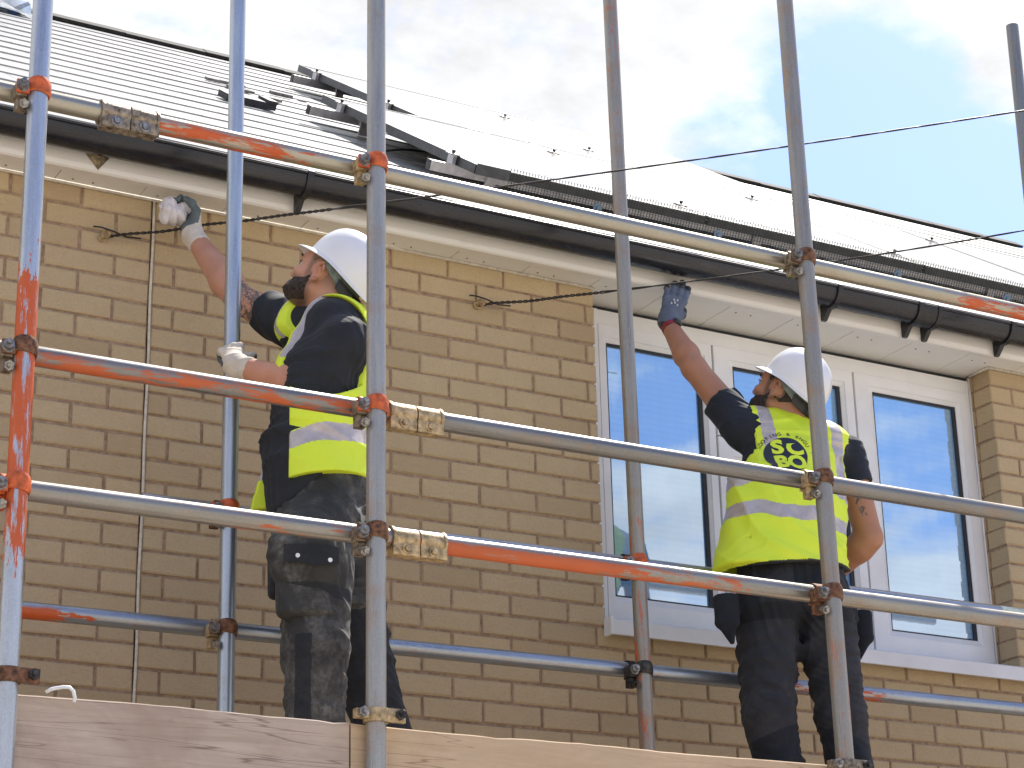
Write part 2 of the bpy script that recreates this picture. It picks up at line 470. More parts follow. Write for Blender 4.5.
# gutter: half round with rolled front lip
GY, GZ, GR = -.192, .084, .056
gut = empty('gutter', (0, GY, GZ), 'black half-round plastic gutter running along the cream fascia', 'gutter')
bm = bmesh.new()
prof = []
for i in range(17):
    a = math.pi*i/16; prof.append((GY+GR*math.cos(a)*-1, GZ-GR*math.sin(a)*1.03))
inner = [(GY-(GR-.003)*math.cos(math.pi*i/16), GZ-(GR-.003)*math.sin(math.pi*i/16)*1.03) for i in range(16, -1, -1)]
lipc = (GY-GR-.002, GZ+.002)
extr(bm, prof+inner, WX0, WX1, lambda u, v, w: (w, u, v))
tube_path(bm, [(WX0, *lipc), (WX1, *lipc)], .006, 10)
obj('channel', bm, M_GUTTER, gut, smooth='auto')
def bracket(x, clip=True):
    bm = bmesh.new()
    for i in range(16):
        a0, a1 = math.pi*i/16, math.pi*(i+1)/16
        q = [(GY-r_*math.cos(a), GZ-r_*math.sin(a)*1.03) for r_, a in ((GR+.001, a0), (GR+.008, a0), (GR+.008, a1), (GR+.001, a1))]
        extr(bm, q, x-.011, x+.011, lambda u, v, w: (w, u, v))
    pts = [(FY-.001, GZ-.02), (FY-.001, GZ-.098), (FY-.014, GZ-.098), (FY-.05, GZ-.062), (FY-.03, GZ-.045)]
    extr(bm, pts, x-.0095, x+.0095, lambda u, v, w: (w, u, v))
    ring(bm, (x, GY-GR-.002, GZ+.002), (1, 0, 0), .0062, .0095, .022, 12)
    bmesh.ops.remove_doubles(bm, verts=bm.verts, dist=.0004)
    obj('gutter_bracket', bm, M_BLACK, gut, smooth='auto')
for x in (-.64, 1.545, 1.935, 2.03, 2.40, -2.2, 3.3): bracket(x)
bm = bmesh.new()   # union piece between the paired brackets
for i in range(16):
    a0, a1 = math.pi*i/16, math.pi*(i+1)/16
    q = [(GY-r_*math.cos(a), GZ-r_*math.sin(a)*1.03) for r_, a in ((GR+.001, a0), (GR+.0045, a0), (GR+.0045, a1), (GR+.001, a1))]
    extr(bm, q, 1.945, 2.02, lambda u, v, w: (w, u, v))
bmesh.ops.remove_doubles(bm, verts=bm.verts, dist=.0004)
obj('gutter_union', bm, M_BLACK, gut, smooth='auto')

# old star-shaped fixing plate left on the fascia
bm = bmesh.new()
cx, cz = -1.333, .03
pts = [(-.048, .028), (-.012, .016), (.004, .036), (.008, .014), (.042, .022), (.004, -.030)]
ps = [(cx+u, cz+v) for u, v in pts]
A = [bm.verts.new((u, FY-.003, v)) for u, v in ps]; apex = bm.verts.new((cx, FY-.022, cz+.008)); B = [bm.verts.new((u, FY, v)) for u, v in ps]
for i in range(6):
    bm.faces.new((A[i], A[(i+1) % 6], apex)); bm.faces.new((A[i], A[(i+1) % 6], B[(i+1) % 6], B[i]))
bm.faces.new(B)
setp(obj('fixing_plate', bm, simple('tarnished_brass', (.22, .17, .10), .5, .6, 60, .5, .6)),
     'rusty pointed metal plate stuck on the fascia board at the left', 'bracket')
# ------------------------------------------------------------------ roof
def RF(x, s, h): return Vector((x, -.2+s*CS-h*SN, .12+s*SN+h*CS))
RY, RZ = 3.5, 2.654
SMAX = (RY+.2)/CS
roof = empty('roof', (0, 1.5, 1.3), 'pale grey slate roof slope above the black gutter, glaring in the light', 'roof')
vs, fs, tones = [], [], []
g = .262; i = 0; s = -.048
while s < SMAX-.05:
    s1 = min(s+g+.03, SMAX); x = WX0 + (.15 if i % 2 else 0.)
    while x < WX1:
        w = .3
        b = len(vs); j = random.uniform(-.0012, .0012); tn = random.random()
        xa, xb = x+.0015, min(x+w-.0015, WX1)
        sj = s+random.uniform(-.003, .003)
        for (xx, ss, hh) in ((xa, sj, .0094+j*.6), (xb, sj, .0094+j*.6), (xb, s1, .0035), (xa, s1, .0035), (xa, sj, .003), (xb, sj, .003), (xb, s1, -.002), (xa, s1, -.002)):
            vs.append(tuple(RF(xx, ss, hh)))
        for f in ((0, 1, 2, 3), (4, 7, 6, 5), (0, 4, 5, 1), (1, 5, 6, 2), (2, 6, 7, 3), (3, 7, 4, 0)):
            fs.append([b+q for q in f]); tones.append(tn)
        x += w
    s += g; i += 1
me = bpy.data.meshes.new('slates'); me.from_pydata(vs, [], fs)
a = me.attributes.new('tone', 'FLOAT', 'FACE'); a.data.foreach_set('value', tones)
link_mesh('slates', me, M_SLATE, roof)
bm = bmesh.new()
def quadprism(bm, x0, x1, s0, s1, h0, h1):
    v = [bm.verts.new(RF(*q)) for q in ((x0, s0, h0), (x1, s0, h0), (x1, s1, h0), (x0, s1, h0), (x0, s0, h1), (x1, s0, h1), (x1, s1, h1), (x0, s1, h1))]
    for f in ((0, 3, 2, 1), (4, 5, 6, 7), (0, 1, 5, 4), (1, 2, 6, 5), (2, 3, 7, 6), (3, 0, 4, 7)): bm.faces.new([v[k] for k in f])
    return v
quadprism(bm, WX0, WX1, .02, SMAX-.02, -.03, -.0045)
v = [bm.verts.new(q) for q in ((WX0, RY, RZ), (WX1, RY, RZ), (WX1, 7.1, .15), (WX0, 7.1, .15))]; bm.faces.new(v)
obj('underlay', bm, M_SLATEGAP, roof)
bm = bmesh.new()
x = WX0
while x < WX1:
    x1 = min(x+.448, WX1)
    pts = [(-.14, -.092), (-.07, -.035), (-.02, -.014), (.02, -.014), (.07, -.035), (.14, -.092), (.125, -.102), (0, -.028), (-.125, -.102)]
    up = random.uniform(-.003, .003)
    extr(bm, pts, x+.002, x1-.002, lambda u, v_, w: (w, RY+u, RZ+.028+up+v_))
    x = x1+.0
obj('ridge_tiles', bm, simple('dark_ridge_tile', (.035, .034, .033), .85, .3, 30, .3), roof)

# solar panels in two rows
def solar(x0, x1, s0, s1, label):
    e = empty('solar_panel', RF((x0+x1)/2, (s0+s1)/2, .085), label, 'solar panel', 'solar panels on the roof')
    bm = bmesh.new()
    fw = .011
    quadprism(bm, x0, x0+fw, s0, s1, .085, .12); quadprism(bm, x1-fw, x1, s0, s1, .085, .12)
    quadprism(bm, x0+fw, x1-fw, s0, s0+fw, .085, .12); quadprism(bm, x0+fw, x1-fw, s1-fw, s1, .085, .12)
    obj('panel_frame', bm, M_BLACKMETAL, e, bevel=.001, seg=1)
    bm = bmesh.new(); quadprism(bm, x0+fw, x1-fw, s0+fw, s1-fw, .108, .1185)
    obj('panel_glass', bm, M_PV, e)
    bm = bmesh.new(); quadprism(bm, (x0+x1)/2-.06, (x0+x1)/2+.06, s1-.16, s1-.08, .09, .1075)
    obj('junction_box', bm, M_BLACK, e)
solar(.10, 1.095, .28, 1.93, 'solar panel at the left end of the lower row, beside the bare slates')
solar(1.115, 2.15, .28, 1.93, 'middle solar panel of the lower row, above the right worker')
solar(2.17, 3.205, .28, 1.93, 'solar panel at the right end of the lower row, bluish where it mirrors the sky')
solar(.58, 1.615, 1.96, 3.61, 'solar panel at the left of the upper row, its left edge jutting over bare slates')
solar(1.635, 2.67, 1.96, 3.61, 'solar panel at the right of the upper row, against the sky')
solar(3.225, 4.26, .28, 1.93, 'solar panel of the lower row mostly beyond the right edge')
def rail(x0, x1, s, label):
    e = empty('mounting_rail', RF(x0, s, .05), label, 'mounting rail', 'aluminium rails under the solar panels')
    bm = bmesh.new(); quadprism(bm, x0, x1, s-.018, s+.018, .047, .0845); obj('rail_bar', bm, M_ALU, e, bevel=.001, seg=1)
    bm = bmesh.new(); quadprism(bm, x0-.003, x0-.0005, s-.019, s+.019, .046, .0855); obj('rail_end_cap', bm, M_BLACK, e)
    xx = x0+.25
    while xx < x1:
        bm = bmesh.new(); quadprism(bm, xx-.02, xx+.02, s-.03, s-.0185, .011, .07); xx += 1.2
        obj('roof_hook', bm, M_ALU, e)
rail(-.0, 4.3, .46, 'front aluminium rail end poking out under the lower row of panels')
rail(-.05, 4.3, 1.66, 'rear aluminium rail end poking out under the lower row of panels')
rail(.45, 2.78, 2.32, 'front aluminium rail end poking out under the upper row of panels')
rail(.45, 2.78, 3.30, 'rear aluminium rail end poking out near the ridge under the upper row')
def clamp(x, s, lab):
    e = empty('panel_clamp', RF(x, s, .12), lab, 'clamp', 'panel clamps between the solar panels')
    bm = bmesh.new(); quadprism(bm, x-.02, x+.02, s-.025, s+.025, .1205, .1255); quadprism(bm, x-.007, x+.007, s-.025, s+.025, .085, .1203)
    obj('clamp_body', bm, M_ALU, e, bevel=.001, seg=1)
    bm = bmesh.new(); rod(bm, RF(x, s, .126), RF(x, s, .138), .007, 8); obj('clamp_bolt', bm, M_BLACK, e)
for x, s, lab in ((.085, .46, 'end clamp at the lower left corner of the lower panel row'), (.085, 1.66, 'end clamp at the upper left corner of the lower panel row'),
                  (1.105, .5, 'mid clamp low down between the first two lower panels'), (1.105, 1.66, 'mid clamp high up between the first two lower panels'),
                  (2.16, .5, 'mid clamp low down between the second and third lower panels'), (2.16, 1.66, 'mid clamp high up between the second and third lower panels'),
                  (3.215, .5, 'mid clamp low down at the right end panel'), (3.215, 1.66, 'mid clamp high up at the right end panel'),
                  (.565, 2.32, 'end clamp on the left edge of the upper row'), (.565, 3.30, 'end clamp on the left edge of the upper row near the ridge'),
                  (1.625, 2.32, 'mid clamp low down between the upper panels'), (1.625, 3.30, 'mid clamp near the ridge between the upper panels')):
    clamp(x, s, lab)
# bird mesh along the front edge with round clips
bmE = empty('bird_mesh', RF(1.6, .27, .06), 'dark wire bird mesh closing the front edge of the solar panels', 'wire mesh')
vs, fs = [], []
def wbox(p0, p1, r_, ax):
    b = len(vs); d = Vector(p1)-Vector(p0)
    o1 = Vector(ax[0])*r_; o2 = Vector(ax[1])*r_
    for p in (Vector(p0), Vector(p1)):
        for a_, b_ in ((-1, -1), (1, -1), (1, 1), (-1, 1)): vs.append(tuple(p+o1*a_+o2*b_))
    for k in range(4): fs.append((b+k, b+(k+1) % 4, b+4+(k+1) % 4, b+4+k))
X_ = Vector((1, 0, 0)); S_ = Vector((0, CS, SN)); H_ = Vector((0, -SN, CS))
x = .24
while x < 4.2:
    wbox(RF(x, .268, .006), RF(x, .273, .135+random.uniform(-.002, .003)), .0009, (X_, S_)); x += .0127
for k in range(11): wbox(RF(.24, .271, .008+k*.0122), RF(4.2, .271, .008+k*.0122), .0006, (S_, H_))
me = bpy.data.meshes.new('mesh_wires'); me.from_pydata(vs, [], fs); link_mesh('mesh_wires', me, simple('pvc_coated_wire', (.03, .035, .032), .5), bmE)
for x in (.62, 1.16, 1.58, 2.03, 2.60, 3.2):
    bm = bmesh.new()
    c0 = RF(x, .262, .062); ring(bm, c0, S_, .008, .019, .004, 18); rod(bm, RF(x, .255, .062), RF(x, .272, .062), .007, 10)
    o = obj('mesh_clip', bm, simple('blue_grey_clip', (.16, .23, .30), .4), bmE, smooth='auto')
# strip of black edge trim between clamp and mesh start
bm = bmesh.new(); quadprism(bm, .10, .235, .262, .268, .085, .126); obj('end_trim', bm, M_BLACKMETAL, bmE)
# loose offcuts and cables
bm = bmesh.new(); quadprism(bm, -.34, -.12, 1.85, 1.98, .012, .04); quadprism(bm, -.16, -.118, 1.84, 1.99, .0401, .052)
setp(obj('roof_flashing', bm, M_RUBBER, bevel=.004), 'small dark rubber flashing lying on the bare slates', 'flashing')
bm = bmesh.new()
tube_path(bm, [RF(.12+.9*q, 1.945+.012*math.sin(q*9),   .112+.004*math.sin(q*17)) for q in [k/30 for k in range(31)]], .005, 6)
setp(obj('black_cable', bm, M_BLACK, smooth=True), 'black cable lying in the gap between the two panel rows', 'cable')
bm = bmesh.new()
tube_path(bm, [RF(.02+.30*math.sin(q*3.1)+.6*q, 1.0+.7*q+.05*math.sin(q*14), .016+.03*abs(math.sin(q*8))) for q in [k/40 for k in range(41)]], .004, 6)
setp(obj('loose_cable', bm, M_BLACK, smooth=True), 'thin black cable looping out from under the left lower panel', 'cable')
def flake(x0, s0, n, sd):
    rr = random.Random(sd); bm = bmesh.new()
    for k in range(n):
        xx = x0+rr.uniform(-.25, .25); ss = s0+rr.uniform(-.2, .2)*1.5+ (xx-x0)*.0
        w = rr.uniform(.03, .12); h = rr.uniform(.006, .016)
        quadprism(bm, xx, xx+w, ss, ss+rr.uniform(.01, .05), .011, .011+h)
    return bm
setp(obj('slate_offcuts', flake(.06, 2.45, 12, 3), simple('slate_offcut', (.2, .2, .19), .8, .4, 60)), 'broken grey offcuts scattered on the slates left of the panels', 'debris', kind='stuff')
# blue sheet over the ridge at the far left
bm = bmesh.new()
n = 10
gr = [[bm.verts.new(RF(-1.62+.95*i/n, SMAX-.50+.66*j/n, .03+.10*(j/n)**2+.022*math.sin(i*1.7+j)+.016*math.sin(j*2.3+i*.6))) for j in range(n+1)] for i in range(n+1)]
for i in range(n):
    for j in range(n): bm.faces.new((gr[i][j], gr[i+1][j], gr[i+1][j+1], gr[i][j+1]))
r_ = bmesh.ops.solidify(bm, geom=bm.faces[:], thickness=.004)
setp(obj('blue_tarpaulin', bm, M_TARP, smooth=True), 'crumpled blue tarpaulin on the ridge at the top left corner', 'tarpaulin')

# ------------------------------------------------------------------ scaffold
SGRP = {'s': 'upright scaffold poles', 'l': 'level scaffold tubes'}
TR = .0249
def scaff(a, b, mat, label, grp, cap=False):
    a = Vector(a); b = Vector(b)
    M, L = frame_to(a, b)
    bm = bmesh.new()
    seg = 32; rows = []
    nz = max(2, int(L/.25))
    for k in range(nz+1):
        rows.append([bm.verts.new((TR*math.cos(2*math.pi*i/seg), TR*math.sin(2*math.pi*i/seg), L*k/nz)) for i in range(seg)])
    for A, B in zip(rows, rows[1:]):
        for i in range(seg): bm.faces.new((A[i], A[(i+1) % seg], B[(i+1) % seg], B[i]))
    ri = TR-.004
    inn = [[bm.verts.new((ri*math.cos(2*math.pi*i/seg), ri*math.sin(2*math.pi*i/seg), z)) for i in range(seg)] for z in (0, L)]
    for i in range(seg):
        j = (i+1) % seg
        bm.faces.new((inn[0][j], inn[0][i], inn[1][i], inn[1][j]))
        bm.faces.new((rows[0][j], rows[0][i], inn[0][i], inn[0][j])); bm.faces.new((rows[-1][i], rows[-1][j], inn[1][j], inn[1][i]))
    me = bpy.data.meshes.new('scaffold_tube'); bmesh.ops.recalc_face_normals(bm, faces=bm.faces); bm.to_mesh(me); bm.free()
    me.polygons.foreach_set('use_smooth', [True]*len(me.polygons)); me.set_sharp_from_angle(angle=R(50))
    o = link_mesh('scaffold_tube', me, mat); o.matrix_world = M
    return setp(o, label, 'scaffold tube', SGRP[grp])
YO, YI = -1.55, -.50
YLO, YLI = YO+.060, YI+.060
ZB = -5.0
P = {}
P['A'] = scaff((-1.897, YO, ZB), (-1.951, YO, 1.3), tube_mat('zinc_blue', (.52, .55, .59), [(3.28, 3.97, .72)], rust=.15), 'upright pole nearest the left edge, flaking orange paint on its middle', 's')
P['C'] = scaff((-1.018, YO, ZB), (-1.022, YO, 1.3), tube_mat('zinc_dull', (.37, .37, .355), [(3.1, 4.3, .18)], rust=.4, metal=.35), 'dull grey upright pole directly in front of the left worker', 's')
P['E'] = scaff((.398, YO, ZB), (.366, YO, 1.3), tube_mat('zinc_aged', (.30, .29, .27), [(2.95, 3.45, .35)], rust=.5, metal=.3), 'aged grey upright pole in front of the right worker with a tan stain low down', 's')
P['B'] = scaff((-.966, YI, ZB), (-1.018, YI, 1.3), tube_mat('zinc_bright', (.50, .55, .60), [], rust=.2), 'bright grey upright pole gripped by the left worker', 's')
P['D'] = scaff((.452, YI, ZB), (.402, YI, 1.3), tube_mat('zinc_streaked', (.33, .315, .285), [(3.05, 3.95, .42), (5.35, 6.2, .4)], rust=.5, metal=.3), 'upright pole standing before the left window light, streaked with orange', 's')
P['F'] = scaff((2.24, YI, ZB), (2.335, YI, 1.287), tube_mat('zinc_dark', (.24, .25, .25), [], rust=.3, metal=.3), 'short open-topped upright pole against the sky at the right edge', 's')
x0, x1 = -3.0, 3.6
L1 = scaff((x0, YLO, -.532), (x1, YLO, -.528), tube_mat('zinc_cream_reflection', (.44, .41, .33), [(1.39, 1.78, .62), (3.98, 4.9, .62)], under=True, rust=.25, tint=(.12, (.55, .5, .38))), 'top outer guard tube crossing the roof and gutter, orange paint near its left', 'l')  # yellowish zinc and tint imitate the cream fascia and wall mirrored in this tube
L2 = scaff((x0, YLO, -1.209), (x1, YLO, -1.212), tube_mat('zinc_grey', (.26, .25, .23), [(.5, 2.06, .58)], metal=.6, pcol=(.50, .11, .03), under=True, rust=.3), 'middle outer guard tube at chest height with orange paint on its left half', 'l')
L3 = scaff((x0, YLO, -1.543), (x1, YLO, -1.545), tube_mat('zinc_pale', (.33, .315, .28), [(1.6, 2.05, .4), (2.1, 2.75, .8), (2.7, 3.1, .55)], metal=.6, pcol=(.50, .11, .03), under=True, rust=.3), 'lower outer guard tube at thigh height, orange right of its joint', 'l')
L4 = scaff((x0, YLI, -1.556), (3.6, YLI, -1.518), tube_mat('zinc_blue_grey', (.42, .46, .50), [(.6, 1.56, .8), (4.05, 4.42, .55)], under=True, rust=.25), 'inner tube behind both workers legs close to the bricks', 'l')
L5 = scaff((-1.25, YLI, -1.186), (3.6, YLI, -1.175), tube_mat('zinc_inner', (.48, .49, .50), [], rust=.3), 'inner tube crossing the window just above its lower bars', 'l')
L6 = scaff((x0, YLO, -2.37), (3.6, YLO, -2.37), tube_mat('zinc_under', (.45, .45, .45), [], rust=.3), 'outer tube carrying the platform boards from below', 'l')
L7 = scaff((x0, YLI, -2.37), (3.6, YLI, -2.37), P['C'].data.materials[0], 'inner tube carrying the platform boards from below', 'l')

CG = 'couplers clamping scaffold tubes'
def coupler(x, ys, yl, z, mats, label, flip=1, dz=.0, low=False):
    """right-angle coupler: band round the upright, band round the level tube behind it, two T-bolts"""
    mb, ml = mats
    e = empty('scaffold_coupler', (x, ys, z), label, 'coupler', CG)
    zz = z-.016+dz
    bm = bmesh.new()
    # upright band, slightly tapered flap
    n = 22
    rows = []
    for i in range(n+1):
        a = R(-215+285*i/n)                      # wraps over the front
        hw = .014+.006*math.sin(max(0, min(1, i/n))*math.pi)
        lift = .010*math.sin(i/n*math.pi)
        d = Vector((math.cos(a)*flip, math.sin(a), 0)); c = Vector((x, ys, zz+lift-.004*math.cos(a)))
        rows.append([bm.verts.new(c+d*q+Vector((0, 0, h))) for q, h in ((TR+.0006, -hw), (TR+.0035, -hw-.001), (TR+.0068, -hw*.6), (TR+.0068, hw*.6), (TR+.0035, hw+.001), (TR+.0006, hw))])
    for A, B in zip(rows, rows[1:]):
        for k in range(6): bm.faces.new((A[k], A[(k+1) % 6], B[(k+1) % 6], B[k]))
    bm.faces.new(rows[0]); bm.faces.new(rows[-1])
    # lug holding the bolt (left side of the upright)
    lx = x-flip*.043
    box(bm, min(lx-.014, lx+.018) if flip > 0 else lx-.018, lx+.018 if flip > 0 else lx+.014, ys-.016, ys-.008, zz-.017, zz+.017)
    obj('upright_band', bm, mb, e, smooth='auto')
    bm = bmesh.new()
    n = 20; rows = []
    for i in range(n+1):
        a = R(-30+300*i/n); hw = .022
        d = Vector((0, -math.sin(a), -math.cos(a)))
        c = Vector((x-flip*.004, yl, z))
        rows.append([bm.verts.new(c+d*q+Vector((h, 0, 0))) for q, h in ((TR+.0006, -hw), (TR+.0062, -hw), (TR+.0062, hw), (TR+.0006, hw))])
    for A, B in zip(rows, rows[1:]):
        for k in range(4): bm.faces.new((A[k], A[(k+1) % 4], B[(k+1) % 4], B[k]))
    bm.faces.new(rows[0]); bm.faces.new(rows[-1])
    box(bm, x-.020, x+.020, ys+TR*.7, yl-TR*.7, zz-.022, zz+.016)
    # saddle flap left
    box(bm, lx-.012, lx+.016, ys-.004, ys+.030, zz-.020, zz+.016)
    box(bm, lx-.006, lx+.020, ys+.010, ys+.034, zz-.052, zz-.0205)
    obj('level_band', bm, ml, e, smooth='auto', bevel=.002)
    bm = bmesh.new()
    rod(bm, (lx, ys+.02, zz), (lx-.003*flip, ys-.042, zz+.004), .0062, 10)
    rod(bm, (lx, ys-.016, zz), (lx-.002*flip, ys-.031, zz+.002), .0135, 6)
    rod(bm, (lx, ys-.0155, zz), (lx, ys-.0175, zz), .016, 14)
    obj('t_bolt', bm, M_BOLT, e, smooth='auto')
    bm = bmesh.new()
    bx = x-flip*.004; by = yl-TR-.011
    rod(bm, (lx+.006*flip, ys+.022, zz-.035), (lx+.004*flip, ys-.028, zz-.052), .006, 10)
    rod(bm, (lx+.005*flip, ys-.006, zz-.043), (lx+.0045*flip, ys-.020, zz-.049), .0125, 6)
    obj('t_bolt', bm, M_BOLT if not low else M_COUP_DARK, e, smooth='auto')
xa = lambda n, z: P[n].matrix_world.translation.x + (P[n].matrix_world.to_3x3() @ Vector((0, 0, 1))).x*(z-ZB)
coupler(xa('A', -.53), YO, YLO, -.530, (M_COUP_ORANGE, M_STEEL_DIRTY), 'bright orange coupler on the left-hand pole at the top guard tube')
coupler(xa('C', -.53), YO, YLO, -.530, (M_COUP_ORANGE, M_COUP_TAN), 'tan and orange coupler at the top guard tube above the left worker')
coupler(xa('E', -.53), YO, YLO, -.530, (M_COUP_RUST, M_STEEL_DIRTY), 'rusty brown coupler at the top guard tube above the right worker')
coupler(xa('A', -1.21), YO, YLO, -1.209, (M_COUP_RUST, M_STEEL_DIRTY), 'rusty coupler on the left-hand pole at the middle guard tube')
coupler(xa('C', -1.21), YO, YLO, -1.210, (M_COUP_ORANGE, M_STEEL_DIRTY), 'bright orange coupler at the middle guard tube before the left worker back')
coupler(xa('E', -1.21), YO, YLO, -1.211, (M_COUP_RUST, M_COUP_TAN), 'rusty coupler at the middle guard tube across the right worker back')
coupler(xa('A', -1.543), YO, YLO, -1.543, (M_COUP_ORANGE, M_COUP_ORANGE), 'orange painted coupler on the left-hand pole at the lower guard tube')
coupler(xa('C', -1.543), YO, YLO, -1.544, (M_COUP_RUST, M_STEEL_DIRTY), 'rusty brown coupler at the lower guard tube before the left worker hip')
coupler(xa('E', -1.543), YO, YLO, -1.545, (M_COUP_RUST, M_COUP_RUST), 'dark rusty coupler at the lower guard tube before the right worker hip')
coupler(xa('B', -1.54), YI, YLI, -1.546, (M_COUP_RUST, M_COUP_TAN), 'tan and rusty coupler low on the gripped inner pole')
coupler(xa('D', -1.53), YI, YLI, -1.536, (M_COUP_DARK, M_COUP_DARK), 'dark coupler on the orange-streaked pole just below the window sill', low=True)
coupler(xa('B', -1.18), YI, YLI, -1.186, (M_COUP_ORANGE, M_COUP_RUST), 'orange coupler peeping over the lower guard tube on the gripped pole')
coupler(xa('D', -1.18), YI, YLI, -1.182, (M_COUP_ORANGE, M_COUP_DARK), 'small orange and dark coupler on the streaked pole before the window')

def sleeve(xc, z, mat, label, nb=2):
    e = empty('sleeve_coupler', (xc, YLO, z), label, 'sleeve coupler', 'sleeve couplers joining level tubes')
    bm = bmesh.new(); h = .152
    ring(bm, (xc-h/4-.001, YLO, z), (1, 0, 0), TR+.0008, TR+.0052, h/2-.002, 28)
    ring(bm, (xc+h/4+.001, YLO, z), (1, 0, 0), TR+.0008, TR+.0052, h/2-.002, 28)
    ring(bm, (xc-h/2+.004, YLO, z), (1, 0, 0), TR+.0052, TR+.0075, .008, 28)
    ring(bm, (xc+h/2-.004, YLO, z), (1, 0, 0), TR+.0052, TR+.0075, .008, 28)
    box(bm, xc-h/2, xc-.0015, YLO-.026, YLO-.017, z-.046, z-.006)
    box(bm, xc+.0015, xc+h/2, YLO-.026, YLO-.017, z-.046, z-.006)
    box(bm, xc-h/2+.002, xc+h/2-.002, YLO-.0168, YLO+.012, z-.045, z-TR*.9)
    obj('sleeve_shell', bm, mat, e, smooth='auto', bevel=.0015)
    for k in (-1, 1):
        bm = bmesh.new()
        xx = xc+k*.037
        ring(bm, (xx, YLO-.027, z-.029), (0, 1, 0), .009, .0145, .004, 20)
        rod(bm, (xx, YLO-.022, z-.029), (xx, YLO-.034, z-.029), .0085, 6)
        obj('sleeve_bolt', bm, M_COUP_TAN if mat != M_STEEL_DIRTY else M_BOLT, e, smooth='auto')
sleeve(-1.686, -.531, M_STEEL_DIRTY, 'dirty sleeve coupler joining the top guard tube near the left edge')
sleeve(-.886, -1.210, M_COUP_TAN, 'sleeve coupler with two bolts joining the middle guard tube')
sleeve(-.880, -1.544, M_COUP_TAN, 'sleeve coupler with two bolts joining the lower guard tube')

def boardclip(x, z, label, mat, side=1):
    """low coupler gripping the pole and the toe board"""
    e = empty('board_coupler', (x, YO, z), label, 'coupler', CG)
    bm = bmesh.new()
    ring(bm, (x, YO, z), (0, 0, 1), TR+.0006, TR+.007, .034, 26)
    box(bm, x+.018, x+.068, YO-.024, YO-.012, z-.017, z+.017) if side else None
    box(bm, x-.060, x-.018, YO-.018, YO+.004, z-.010, z+.013)
    obj('clamp_band', bm, mat, e, smooth='auto', bevel=.002)
    for dx in (.052, -.046):
        bm = bmesh.new(); rod(bm, (x+dx, YO-.008, z+.002), (x+dx, YO-.044, z+.002), .0065, 10); rod(bm, (x+dx, YO-.020, z+.002), (x+dx, YO-.034, z+.002), .0135, 6)
        obj('clamp_bolt', bm, M_COUP_DARK if dx > 0 else M_BOLT, e, smooth='auto')
boardclip(xa('A', -2.0), -1.995, 'dark brown clamp where the left-hand pole meets the toe board', M_COUP_RUST)
boardclip(xa('C', -2.0), -2.012, 'tan clamp where the dull pole meets the toe board joint', M_COUP_TAN)
boardclip(xa('E', -2.03), -2.036, 'grey clamp at the foot of the aged pole at the bottom edge', M_STEEL_DIRTY)

# toe boards
def plank(x0, x1, y0, y1, z0, z1, mat, name, label, cat, grp, seed):
    rr = random.Random(seed); bm = bmesh.new()
    n = max(2, int((x1-x0)/.04)); rows = []
    for i in range(n+1):
        x = x0+(x1-x0)*i/n
        w = .0016*math.sin(i*.37+seed)+rr.uniform(-.0008, .0008); chip = rr.random() < .06
        zt = z1+w-(.004*rr.random() if chip else 0)
        rows.append([bm.verts.new(q) for q in ((x, y0, z0), (x, y0, zt-.003), (x, y0+.003, zt), (x, y1-.003, zt), (x, y1, zt-.003), (x, y1, z0))])
    for A, B in zip(rows, rows[1:]):
        for k in range(6): bm.faces.new((A[k], A[(k+1) % 6], B[(k+1) % 6], B[k]))
    bm.faces.new(rows[0]); bm.faces.new(rows[-1])
    return setp(obj(name, bm, mat), label, cat, grp)
YT0, YT1 = YO+TR+.003, YO+TR+.040
plank(-3.0, -1.078, YT0, YT1, -2.262, -2.026, M_WOOD, 'toe_board', 'grey-brown weathered toe board below the left worker', 'toe board', 'toe boards', 1)
plank(-1.073, 1.9, YT0, YT1, -2.262, -2.030, M_WOODNEW, 'toe_board', 'paler toe board running under the right worker', 'toe board', 'toe boards', 2)
labs = ['outermost platform board under the workers boots', 'second platform board from the outside', 'third platform board from the outside', 'platform board nearest the wall']
for k in range(4):
    plank(-3.0, 3.0, -1.478+k*.232, -1.478+k*.232+.225, -2.345, -2.307, M_WOOD, 'platform_board', labs[k], 'scaffold board', 'platform boards', 3+k)
# bent white strap on the toe board
bm = bmesh.new()
pts = [(-1.828, -1.532, -2.020), (-1.815, -1.534, -2.012), (-1.79, -1.536, -2.006), (-1.776, -1.538, -2.006), (-1.768, -1.541, -2.014), (-1.764, -1.543, -2.03), (-1.765, -1.543, -2.040)]
tube_path(bm, pts, .0042, 8)
setp(obj('cable_tie', bm, M_WHITE, smooth=True), 'bent white plastic strap hooked over the top of the toe board at the left', 'strap')
# small white label tag on the inner tube at the right
bm = bmesh.new(); ring(bm, (2.05, YLI, -1.1795), (1, 0, 0), TR+.0004, TR+.0012, .11, 26)
setp(obj('tube_sticker', bm, simple('green_white_sticker', (.65, .72, .6), .5, .3, 18), smooth='auto'), 'pale sticker wrapped round the inner tube by the window corner', 'sticker')

